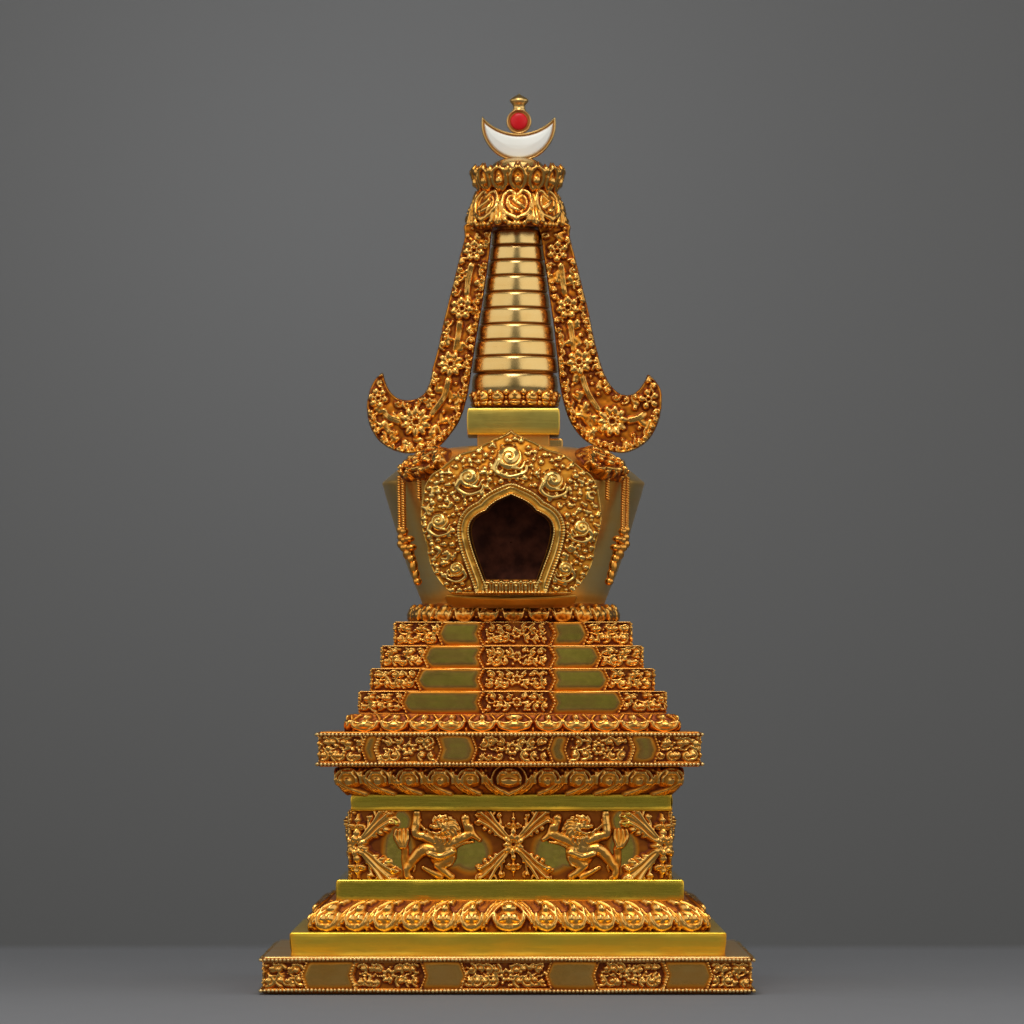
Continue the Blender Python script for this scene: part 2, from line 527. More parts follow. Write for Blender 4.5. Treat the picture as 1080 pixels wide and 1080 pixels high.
def conv_profile(prof):
    """[(row, half width on the picture)] -> true (hw, z)"""
    out = []
    for py, hp in prof:
        hw = hp / (1 + hp / DC)
        out.append((hw, (EYE - py) * (1 - hw / DC)))
    return out


def square_tier(name, cx, prof, mat, parent, hf=None, top_cap=0.6, bot_cap=0.6, bevel=1.3, patina_top=0.0, pat_add=0.0, rc=1.4, hi=3.0, zclamp=None):
    """square storey: four mitred sides that follow a profile and carry the relief"""
    pr = conv_profile(prof)
    if hf is not None:
        rows = hf.ys
        t = np.array([p[0] for p in prof], float)
        hw = np.interp(rows, t, [p[0] for p in pr]); z = np.interp(rows, t, [p[1] for p in pr])
        u = (hf.X[0] - hf.x0) / (hf.x1 - hf.x0) * 2 - 1
        H = hf.H - getattr(hf, 'D', 0.0); P = hf.patina(hi)
        # match the ends so that the relief turns the corner cleanly
        for kk in range(6):
            a = (H[:, kk] + H[:, -1 - kk]) / 2; w = 1 - kk / 6
            H[:, kk] = H[:, kk] * (1 - w) + a * w; H[:, -1 - kk] = H[:, -1 - kk] * (1 - w) + a * w
    else:
        rows = np.array([p[0] for p in prof], float)
        t = np.linspace(rows[0], rows[-1], 15)
        hw = np.interp(t, rows, [p[0] for p in pr]); z = np.interp(t, rows, [p[1] for p in pr])
        rows = t
        e = np.array([0, .35, .7, 1.1, 1.6, 2.4, 4, 8, 16, 30, 60]) / hw.max()
        u = np.unique(np.r_[-1 + e, 1 - e, np.linspace(-.97, .97, 90)])
        H = np.zeros((len(rows), len(u)))
        P = np.zeros_like(H)
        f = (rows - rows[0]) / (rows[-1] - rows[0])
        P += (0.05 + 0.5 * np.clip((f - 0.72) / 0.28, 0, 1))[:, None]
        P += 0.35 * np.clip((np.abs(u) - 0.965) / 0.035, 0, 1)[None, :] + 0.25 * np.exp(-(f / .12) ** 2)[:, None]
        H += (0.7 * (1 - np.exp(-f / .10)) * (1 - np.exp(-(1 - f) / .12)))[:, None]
        xw = u * hw.max()
        H += min(1.0, hw.max() / 150) * (0.45 * np.sin(xw / 21 + rows[0]) + 0.25 * np.sin(xw / 9.5 + 2 * rows[0]) + .12 * np.sin(xw / 5.1))[None, :] * np.sin(f * math.pi)[:, None]
    P = P + pat_add
    # profile normals (outward, in the hw/z plane)
    dh = np.gradient(hw); dz = np.gradient(z)
    ln = np.hypot(dh, dz) + 1e-9
    nh = -dz / ln; nzv = dh / ln
    if nh.mean() < 0:
        nh, nzv = -nh, -nzv
    Hrow = [(hw[i] + H[i] * nh[i], z[i] + H[i] * nzv[i], P[i]) for i in range(len(rows))]
    b = bevel
    def flat(hwv, zv, pv):
        return (np.full(len(u), hwv), np.full(len(u), zv), np.full(len(u), pv))
    if top_cap is not None:
        top = []
        Z0, W0 = z[0], hw[0]
        for ox, oz in ((.06, .22), (.62, .92), (1.0, 1.0)):
            top.append(flat(W0 - b * ox, Z0 + b * oz, patina_top))
        top.append(flat(W0 - b - 1.5, Z0 + b, patina_top)); top.append(flat(W0 - b - 4, Z0 + b, patina_top + .1)); top.append(flat(W0 * top_cap, Z0 + b, patina_top + .1))
        Hrow = top[::-1] + Hrow
    if bot_cap is not None:
        Z0, W0 = z[-1], hw[-1]
        bot = []
        for a in np.linspace(0, math.pi / 2, 4)[1:]:
            bot.append(flat(W0 - b * (1 - math.cos(a)), Z0 - b * math.sin(a), 0.3))
        bot.append(flat(W0 - b - 2, Z0 - b, 0.4)); bot.append(flat(W0 * bot_cap, Z0 - b, 0.5))
        Hrow = Hrow + bot
    HW = np.array([r[0] for r in Hrow]); ZZ = np.array([r[1] for r in Hrow]); PP = np.array([r[2] for r in Hrow])
    if zclamp is not None:
        ZZ = np.maximum(ZZ, zclamp)
    Vs, Fs, Ps = [], [], []
    off = 0
    X0 = (cx - CXV)
    for side in range(4):
        st = 1 if (side == 0 or hf is None) else 2
        if st == 2:
            nr = len(HW); sel = list(range(0, nr, 2))
            if sel[-1] != nr - 1:
                sel.append(nr - 1)
            A, Zs, Pp, uu = HW[sel][:, ::2], ZZ[sel][:, ::2], PP[sel][:, ::2], u[::2]
        else:
            A, Zs, Pp, uu = HW, ZZ, PP, u
        x = uu[None, :] * A; y = -A
        dx = np.abs(x) - (A - rc)
        m = dx > 0
        ang = np.clip(dx / rc, 0, 1) * math.pi / 4
        x = np.where(m, np.sign(x) * ((A - rc) + rc * np.sin(ang)), x)
        y = np.where(m, -(A - rc) - rc * np.cos(ang), y)
        a = side * math.pi / 2
        xr = x * math.cos(a) - y * math.sin(a); yr = x * math.sin(a) + y * math.cos(a)
        Vs.append(np.stack([xr.ravel() + X0, yr.ravel(), Zs.ravel()], 1))
        Fs.append(grid_faces(A.shape[0], A.shape[1], off))
        Ps.append(Pp.ravel()); off += A.size
    return link(name, np.vstack(Vs), np.vstack(Fs), mat, parent, np.concatenate(Ps))


def lathe(name, cx, prof, mat, parent, n=192, patina=0.0, H=None, Hp=None, y0=0.0, rmod=None, closed_ends=True):
    """prof [(radius, row)] top to bottom; H (rows x n) relief"""
    r = np.array([p[0] for p in prof], float); z = EYE - np.array([p[1] for p in prof], float)
    th = np.linspace(0, 2 * math.pi, n, endpoint=False)
    dr = np.gradient(r); dz = np.gradient(z); ln = np.hypot(dr, dz) + 1e-9
    nr_, nz_ = -dz / ln, dr / ln
    R = r[:, None] + np.zeros((1, n)); Z = z[:, None] + np.zeros((1, n))
    if H is not None:
        R = R + H * nr_[:, None]; Z = Z + H * nz_[:, None]
    # angle 0 faces the camera, growing to the right
    X = R * np.sin(th) + (cx - CXV); Y = -R * np.cos(th) + y0
    V = np.stack([X.ravel(), Y.ravel(), Z.ravel()], 1)
    F = grid_faces(len(prof), n, 0, wrap=True)
    P = np.zeros(V.shape[0]) + (patina if np.isscalar(patina) else np.repeat(np.asarray(patina), n))
    if Hp is not None:
        P = Hp.ravel()
    return link(name, V, F, mat, parent, P)


def smooth_prof(pts, step=1.0):
    q = catmull([(a, b) for a, b in pts], step)
    return [(max(0.01, a), b) for a, b in q]


# unit sphere for beads
def unit_sphere(nu=10, nv=7):
    vs = [(0, 0, 1)]
    for j in range(1, nv):
        p = math.pi * j / nv
        for i in range(nu):
            a = 2 * math.pi * i / nu
            vs.append((math.sin(p) * math.cos(a), math.sin(p) * math.sin(a), math.cos(p)))
    vs.append((0, 0, -1))
    fs = []
    for i in range(nu):
        fs.append((0, 1 + i, 1 + (i + 1) % nu))
    for j in range(nv - 2):
        for i in range(nu):
            a = 1 + j * nu + i; b_ = 1 + j * nu + (i + 1) % nu
            fs.append((a, a + nu, b_ + nu, b_))
    k = 1 + (nv - 2) * nu
    for i in range(nu):
        fs.append((k + i, len(vs) - 1, k + (i + 1) % nu))
    return np.array(vs), fs


US, UF = unit_sphere()


def blobs(name, items, mat, parent, patina=0.1):
    """items: (x, y, z, r) or (x, y, z, 3x3 matrix) -> one mesh"""
    V, F = [], []
    for it in items:
        c = np.array(it[:3]); m = it[3]
        v = US * m if np.isscalar(m) else US @ np.asarray(m).T
        off = len(V) * len(US)
        V.append(v + c)
        F.extend([tuple(i + off for i in f) for f in UF])
    return link(name, np.vstack(V), F, mat, parent, patina)


def tube_mesh(pts, rad, nseg=8, closed=False):
    p = np.asarray(pts, float); n = len(p)
    rad = np.full(n, rad) if np.isscalar(rad) else np.asarray(rad)
    if closed:
        t = np.roll(p, -1, 0) - np.roll(p, 1, 0)
    else:
        t = np.gradient(p, axis=0)
    t /= np.linalg.norm(t, axis=1)[:, None] + 1e-9
    ref = np.array([0, 1, 0.001])
    a = np.cross(t, ref); a /= np.linalg.norm(a, axis=1)[:, None] + 1e-9
    b_ = np.cross(t, a)
    th = np.linspace(0, 2 * math.pi, nseg, endpoint=False)
    V = p[:, None, :] + rad[:, None, None] * (a[:, None, :] * np.cos(th)[None, :, None] + b_[:, None, :] * np.sin(th)[None, :, None])
    V = V.reshape(-1, 3)
    r = np.arange(n if closed else n - 1)[:, None]; c = np.arange(nseg)[None, :]
    r2 = (r + 1) % n; c2 = (c + 1) % nseg
    F = np.stack([r * nseg + c, r * nseg + c2, r2 * nseg + c2, r2 * nseg + c], -1).reshape(-1, 4)
    return V, F


def bead_border(cx, hpx, py, parent, r=1.85, sp=3.95, wav=0.35, seed=0):
    hw = hpx / (1 + hpx / DC); z = (EYE - py) * (1 - hw / DC)
    rr = np.random.RandomState(seed)
    n = int(2 * hw / sp); items = []
    for side in range(4):
        a = side * math.pi / 2
        for i in range(n):
            t = -hw + 2 * hw * (i + 0.5 * 0) / n
            j = rr.randn(3) * 0.10
            x, y = t + j[0], -hw - 0.7 + j[1]
            zz = z + j[2] + wav * math.sin(t * 0.035 + seed) + wav * .6 * math.sin(t * .011 + 2 * seed)
            items.append((x * math.cos(a) - y * math.sin(a) + cx - CXV, x * math.sin(a) + y * math.cos(a), zz, r * (1 + 0.06 * rr.randn())))
    return blobs('bead_border', items, M_BEAD, parent, 0.05)


# ------------------------------------------------------------------ the setting
def make_setting():
    T = ZG
    # table slab with a rounded far edge
    ye = 1110.0; r = 14.0
    prof = [(-6000, T - 0.5), (-300, T - 0.5), (ye - 40, T - 0.5), (ye, T - 0.5)]
    for a in np.linspace(0, math.pi / 2, 7)[1:]:
        prof.append((ye + r * math.sin(a), T - 0.5 - r + r * math.cos(a)))
    prof += [(ye + r, T - 60), (ye - 300, T - 60), (-6000, T - 60)]
    xs = np.linspace(-3000, 3000, 7)
    V = np.array([(x, y, z) for (y, z) in prof for x in xs])
    o = link('table', V, grid_faces(len(prof), len(xs), 0, flip=True), M_TABLE)
    o['kind'] = 'structure'
    # paper roll hanging behind the table, a little bowed
    prof = [(2000 + 25 * math.cos(t * 3), T - 1400 + 6000 * t) for t in np.linspace(0, 1, 14)]
    xs = np.linspace(-3600, 3600, 9)
    V = np.array([(x, y, z) for (y, z) in prof for x in xs])
    o2 = link('backdrop', V, grid_faces(len(prof), len(xs), 0, flip=True), M_PAPER)
    o2['kind'] = 'structure'


make_setting()

root = bpy.data.objects.new('stupa', None)
COL.objects.link(root)
root.location = (0, 0, 0)
root['label'] = 'gilded metal stupa with white crescent and red stone on top, on grey table'
root['category'] = 'stupa'
bpy.context.view_layer.update()


# ------------------------------------------------------------------ relief bands
def chevron(hf, x, ya, yb, d, r=1.55, h=2.4, off=5.0):
    """vertical bead line with its point at x + d*off"""
    hf.beads([(x, ya + 1), (x + d * off, (ya + yb) / 2), (x, yb - 1)], r, h)


def fill_group(hf, xa, xb, ya, yb, flower=True, seed=0):
    r = np.random.RandomState(seed)
    cx = (xa + xb) / 2; cy = (ya + yb) / 2; hh = yb - ya
    R = min(7.5, hh * 0.30)
    spots = []
    if flower:
        hf.flower(cx, cy - .5, R, n=7, h=3.0, rot=.2, core=False)
        hf.dome(cx, cy - .5, R * .30, 1.4)
        n = max(1, int(round((xb - cx - R * 1.0) / 9.2)))
        w = (xb - cx - R * 1.05) / n
        for i in range(n):
            spots.append((cx + R * 1.05 + w * (i + .5), 1)); spots.append((cx - R * 1.05 - w * (i + .5), -1))
    else:
        n = max(2, int(round((xb - xa) / 9.0))); w = (xb - xa) / n
        spots = [(xa + w * (i + .5), 1 if i % 2 else -1) for i in range(n)]
    for i, (x, sg) in enumerate(spots):
        for row in (0, 1):
            rad = min(hh * .205, 4.9) * (1 + .12 * r.randn())
            y = ya + (rad * 1.05 + .3 if row == 0 else hh - rad * 1.05 - 1.2) + r.randn() * .5
            xx = x + r.randn() * .6 + (1.6 if row else -1.2) * sg
            hf.curl(xx, y, rad, sg if row else -sg, r.rand() * 1.6 + (1.2 if row else 4.2), 3.8, tail=rad * .5)
        hf.stroke([(x - 3.6 * sg, ya + hh * .52), (x, cy + r.randn()), (x + 3.2 * sg, ya + hh * .42)], 1.4, .7, 2.6, 1.6)
    for _ in range(int((xb - xa) * 1.3)):
        x = xa + (xb - xa) * r.rand(); y = ya + 1.5 + (hh - 3) * r.rand()
        if hf.H[min(hf.H.shape[0] - 1, int((y - hf.y0) / hf.ry)), min(hf.H.shape[1] - 1, int((x - hf.x0) / hf.rx))] < .6:
            hf.dome(x, y, 1.5 + .7 * r.rand(), 2.8)


def relief_band(x0, x1, ya, yb, groups, res=0.5, soft=8.5, plain=0.12, sink=3.0, polish=0.42):
    """groups: (xa, xb, dir left, dir right, flower) decorated fields; the rest stays polished"""
    hf = HF(x0, x1, ya, yb, res, ground=plain)
    cyy = (ya + yb) / 2; half = (yb - ya) / 2
    tri = 1 - np.abs(hf.Y - cyy) / half
    dmax = np.full(hf.X.shape, -99.0)
    for i, (xa, xb, dl, dr, fl) in enumerate(groups):
        el = xa + dl * 5 * tri; er = xb + dr * 5 * tri
        d = np.minimum(hf.X - el, er - hf.X)
        if dl == 0: d = er - hf.X
        if dr == 0: d = hf.X - el
        dmax = np.maximum(dmax, d)
        g = np.clip(1 + d / soft, 0, 1)
        hf.G = np.maximum(hf.G, plain + (1.0 - plain) * g ** 1.3)
        fill_group(hf, xa + (5 if dl > 0 else 2), xb - (5 if dr < 0 else 2), ya + 1.5, yb - 1.5, fl, seed=i + int(ya))
        if dl: chevron(hf, xa, ya, yb, dl)
        if dr: chevron(hf, xb, ya, yb, dr)
    gm = np.clip((dmax + 1.0) / 2.5, 0, 1)
    hf.D = sink * gm
    # the polished fields swell a little
    pl_ = np.clip(-dmax / 8, 0, 1); pl_ = pl_ * pl_ * (3 - 2 * pl_)
    hf.H += 0.45 * pl_ * (1 - np.exp(-((yb - hf.Y) / 2.5))) * (1 - np.exp(-((hf.Y - ya) / 2.0)))
    # stained line along the top and foot of the polished fields
    hf.G += 0.62 * np.exp(-((yb - hf.Y) / 3.4) ** 2) + 0.42 * np.exp(-((hf.Y - ya) / 2.2) ** 2)
    hf.G = np.clip(hf.G, 0, 1) - polish * np.clip(-dmax / 8 - .1, 0, 1) * np.clip((yb - hf.Y - 2) / 4, 0, 1) * np.clip((hf.Y - ya - 1) / 3, 0, 1)
    hf.noise(1.1, 24, int(ya)); hf.noise(0.12, 5, int(ya) + 1)
    return hf.soften(2)


# base plinth -------------------------------------------------------
hf = relief_band(275, 795, 1015, 1043, [(275, 322, 0, -1, False), (374, 443, -1, 1, True), (487, 581, 1, -1, True), (633, 701, -1, 1, True), (748, 795, 1, 0, False)], plain=0.24, soft=4, polish=0.22)
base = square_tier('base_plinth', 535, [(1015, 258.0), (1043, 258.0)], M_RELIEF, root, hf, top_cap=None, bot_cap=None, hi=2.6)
pl = square_tier('base_rim', 535, [(1010, 257.6), (1014.5, 257.6)], M_BEAD, base, None, pat_add=.9, patina_top=0.15, bevel=.8, rc=2.5)
pl = square_tier('base_rim', 535, [(1043.5, 257.6), (1047.2, 257.6)], M_RELIEF, base, None, pat_add=.7, patina_top=0.34, bevel=.8, rc=2.5)
bead_border(535, 259.6, 1012.3, base, seed=1)
bead_border(535, 259.6, 1045.0, base, seed=2)

# lower step --------------------------------------------------------
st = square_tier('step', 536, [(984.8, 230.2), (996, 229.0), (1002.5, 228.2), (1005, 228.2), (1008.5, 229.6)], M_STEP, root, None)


# lotus mouldings ---------------------------------------------------
def lotus_band(x0, x1, ya, yb, centre, period, wide, style, res=0.5):
    hf = HF(x0, x1, ya, yb, res, ground=0.95)
    h = yb - ya
    flip = style == 'hanging'
    def yy(f):
        return ya + h * f if not flip else yb - h * f
    cs = [(centre, wide, 0)]
    half = wide / 2 + period / 2
    x = centre + half
    while x < x1 + period * .6:
        cs.append((x, period, -1)); x += period
    x = centre - half
    while x > x0 - period * .6:
        cs.append((x, period, 1)); x -= period
    rr = np.random.RandomState(int(ya))
    for cx, w, sg in cs:
        cx += rr.randn() * .5
        k = w
        if style != 'flat' and sg:
            for j, (a, x2, x3) in enumerate(((.34, .52, .80), (.42, .66, 1.0), (.52, .82, 1.2))):
                hf.stroke([(cx + sg * w * (a - .04), yy(.92 - .10 * j)), (cx + sg * w * a, yy(.62)), (cx + sg * w * x2, yy(.28)), (cx + sg * w * x3, yy(.06))],
                          1.5, 1.6, 3.6 + .5 * j, 3.4 + .4 * j)
        if style == 'flat':
            hf.dome(cx, yy(.66), w * .45, 5.2, ry=h * .34)
            hf.stroke([(cx - w * .44, yy(.44)), (cx - w * .34, yy(.74)), (cx, yy(.90)), (cx + w * .34, yy(.74)), (cx + w * .44, yy(.44))], 2.4, None, 5.2)
            for s_ in (-1, 1):
                hf.stroke([(cx + s_ * w * .40, yy(.42)), (cx + s_ * w * .22, yy(.52)), (cx + s_ * w * .06, yy(.40))], 1.5, 1.2, 4.8)
                hf.stroke([(cx + s_ * w * .47, yy(.34)), (cx + s_ * w * .36, yy(.14)), (cx + s_ * w * .28, yy(.02))], 1.3, 1.0, 2.4)
            hf.dome(cx, yy(.20), (3.4 if sg else w * .24), 5.2, ry=h * .17)
        elif style == 'rising':
            cx -= sg * w * .05
            hf.dome(cx, yy(.60), w * .34, 5.0, ry=h * .33)
            for s_ in (-1, 1):
                hf.stroke([(cx + s_ * w * .34, yy(.46)), (cx + s_ * w * .33, yy(.64)), (cx + s_ * w * .20, yy(.82)), (cx, yy(.88))], h * .08, h * .12, 4.6, 6.0)
                hf.dome(cx + s_ * w * .14, yy(.60), w * .13, 6.8, ry=h * .12, rot=s_ * .5)
            hf.stroke([(cx - sg * w * .30, yy(.50)), (cx - sg * w * .34, yy(.26)), (cx - sg * w * .10, yy(.10)), (cx + (sg or 1) * w * .2, yy(.14))], 1.6, 1.3, 4.4, 4.0)
            hf.dome(cx, yy(.29), (h * .13 if sg else w * .2), 7.0, ry=h * .13)
        else:
            cx -= sg * w * .05
            hf.dome(cx, yy(.58), w * .36, 4.2, ry=h * .34)
            for rr_, hh_ in ((.40, 4.8), (.27, 5.0)):
                hf.stroke([(cx + rr_ * w * math.cos(a), yy(.56) + (-1) * rr_ * w * .78 * math.sin(a)) for a in np.linspace(-.3, math.pi + .3, 12)], 1.5, None, hh_)
            for s_ in (-1, 1):
                hf.dome(cx + s_ * w * .12, yy(.80), w * .09, 2.4, ry=h * .08, base=2.8)
            hf.dome(cx, yy(.50), (w * .12 if sg else w * .2), 3.6, ry=h * .14, base=2.6)
            if sg: hf.dent(cx, yy(.50), 1.1, 2.0)
        # little bud between the petals
        hf.dome(cx + w * .5, yy(.88), 1.7, 2.0, ry=2.4)
    hf.noise(0.7, 9, 5); hf.noise(0.4, 3, 6)
    return hf.soften(4)


hf = lotus_band(326, 748, 950, 983, 537, 30.6, 45, 'rising')
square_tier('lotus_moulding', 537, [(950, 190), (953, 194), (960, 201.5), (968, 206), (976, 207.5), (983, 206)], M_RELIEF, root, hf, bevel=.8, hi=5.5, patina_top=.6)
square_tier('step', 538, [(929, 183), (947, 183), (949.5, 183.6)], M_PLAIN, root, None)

# throne with the lion frieze ---------------------------------------
PAN = (855.5, 927.5)
hf = HF(372, 704, PAN[0], PAN[1], 0.55, ground=0.35)
# stained red around the ornaments, polished fields between them
def field(cx, cy, rx, ry):
    q = np.sqrt(((hf.X - cx) / rx) ** 2 + ((hf.Y - cy) / ry) ** 2)
    return np.clip((q - .70) / .5, 0, 1)
g = np.ones_like(hf.X)
for cx, cy, rx, ry in ((420, 896, 16, 26), (496, 899, 21, 21), (583, 899, 21, 21), (657, 896, 15, 24), (423, 866, 10, 12), (656, 866, 10, 12), (478, 903, 18, 12), (600, 903, 18, 12)):
    g = np.minimum(g, field(cx, cy, rx, ry))
hf.G = -0.30 + 1.30 * g
hf.noise(.8, 16, 3); hf.noise(.3, 5, 4)


def vajra_arm(h, cx, cy, dx, dy):
    """leafy arm that widens outwards and ends in scrolls"""
    ln = math.hypot(dx, dy); ux, uy = dx / ln, dy / ln; px, py = -uy, ux
    q = -1 if dx * dy > 0 else 1            # the free tendril grows on the side of the upright axis
    P = lambda t, s_: (cx + ux * ln * t + px * q * s_, cy + uy * ln * t + py * q * s_)
    h.stroke([P(.12, 0), P(.45, .6), P(.92, 1.0)], 3.2, 8.4, 2.8, 3.8)
    # ribs that fan out
    h.stroke([P(.12, -1.8), P(.42, -3.6), P(.70, -5.2), P(.95, -8.2)], 1.7, 2.3, 4.4, 5.4)
    h.stroke([P(.15, 0), P(.5, -.8), P(.80, -1.4), P(1.04, -1.0)], 1.4, 2.0, 4.4, 5.6)
    h.stroke([P(.12, 1.8), P(.40, 3.8), P(.66, 3.8), P(.96, 6.6)], 1.7, 2.3, 4.4, 5.4)
    # scalloped leaf edge
    for t, s_, r in ((.46, 5.6, 2.6), (.60, 7.2, 3.0), (.74, 8.6, 3.2), (.44, -5.6, 2.2)):
        h.dome(*P(t, s_), r, 4.4)
    # end scrolls
    h.curl(*P(1.05, -7.4), 4.2, q, 1.2, 5.4); h.curl(*P(1.10, .2), 4.6, q, 2.4, 6.0); h.curl(*P(.97, 8.2), 4.0, -q, .4, 5.2)
    # free tendril towards the upright axis
    h.stroke([P(.50, -4.6), P(.60, -9.0), P(.74, -11.5)], 2.2, 1.4, 4.2, 3.6)
    h.curl(*P(.68, -13.0), 3.8, -q, 2.0, 4.6)
    h.stroke([P(.82, -9.5), P(.86, -13.5), P(.96, -15.5)], 1.8, 1.2, 3.8, 3.0)


def vajra(h, cx, cy, arms):
    for dx, dy in arms:
        vajra_arm(h, cx, cy, dx, dy)
    for sg in (-1, 1):
        h.stroke([(cx, cy + sg * 5), (cx, cy + sg * 20)], 3.0, 2.0, 3.2, 2.6)
        h.curl(cx - 4.8, cy + sg * 21.5, 4.6, 1, 0, 4.8); h.curl(cx + 4.8, cy + sg * 21.5, 4.6, -1, 3.1, 4.8)
        h.dome(cx, cy + sg * 27, 3.0, 4.0, ry=3.4); h.dome(cx, cy + sg * 13.5, 3.6, 4.8, ry=4.6)
        h.stroke([(cx, cy + sg * 24), (cx, cy + sg * 33)], 1.9, 1.2, 3.0, 2.4)
    h.flower(cx, cy, 11.5, n=9, h=5.6, core=False)
    h.dome(cx, cy, 5.4, 5.8); h.dent(cx, cy, 2.6, 4.4)


arms4 = [(-33, -31), (33, -31), (-32, 32), (33, 32)]
# half crosses that wrap round the corners
vajra(hf, 379, 892, [(32, -31), (34, 32)])
vajra(hf, 697, 892, [(-34, -31), (-33, 32)])
hf.scatter(np.minimum(hf.X - 372, 385 - hf.X), 200, (1.5, 2.6), 3, seed=2)
hf.scatter(np.minimum(704 - hf.X, hf.X - 691), 200, (1.5, 2.6), 3, seed=3)
hf.soften(3)
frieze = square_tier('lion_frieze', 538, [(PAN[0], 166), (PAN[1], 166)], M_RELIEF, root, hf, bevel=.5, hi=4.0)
FRY = -166 / (1 + 166 / DC)


def flat_map(yplane, rot=0.0, cx=CXV):
    """maps picture coordinates onto the upright plane y = yplane"""
    k = k_at(yplane)
    return lambda x, y, h: ((x - CXV) * k, yplane - h, (EYE - y) * k)


hv = HF(497, 587, PAN[0] + .5, PAN[1] - .5, 0.4, ground=1.0)
vajra(hv, 541.5, 890.5, arms4)
hv.noise(.9, 4, 9); hv.soften(3)
sd = 0.9 - hv.H
def raised(name, h, yplane, parent, mat=M_RELIEF, hi=6.0):
    """free-cut raised ornament sunk a little into the plane behind it"""
    m = (h.H > 0.6)
    # keep cells that carry ornament, everything low sinks behind the plane
    Hh = grid_blur(np.where(m, h.H + .6, -1.5), 1)
    k = k_at(yplane)
    nr, nc = Hh.shape
    V = np.stack([((h.X - CXV) * k).ravel(), (yplane - Hh).ravel(), ((EYE - h.Y) * k).ravel()], 1)
    near = m.copy()
    for _ in range(3):
        near[1:] |= near[:-1]; near[:-1] |= near[1:]; near[:, 1:] |= near[:, :-1]; near[:, :-1] |= near[:, 1:]
    q = near[:-1, :-1] & near[1:, 1:]
    r, c = np.nonzero(q); idx = r * nc + c
    F = np.stack([idx, idx + nc, idx + nc + 1, idx + 1], 1)
    used = np.unique(F); remap = np.zeros(len(V), dtype=np.int64); remap[used] = np.arange(len(used))
    return link(name, V[used], remap[F], mat, parent, h.patina(hi, .4).ravel()[used])


raised('crossed_vajra', hv, FRY, frieze)


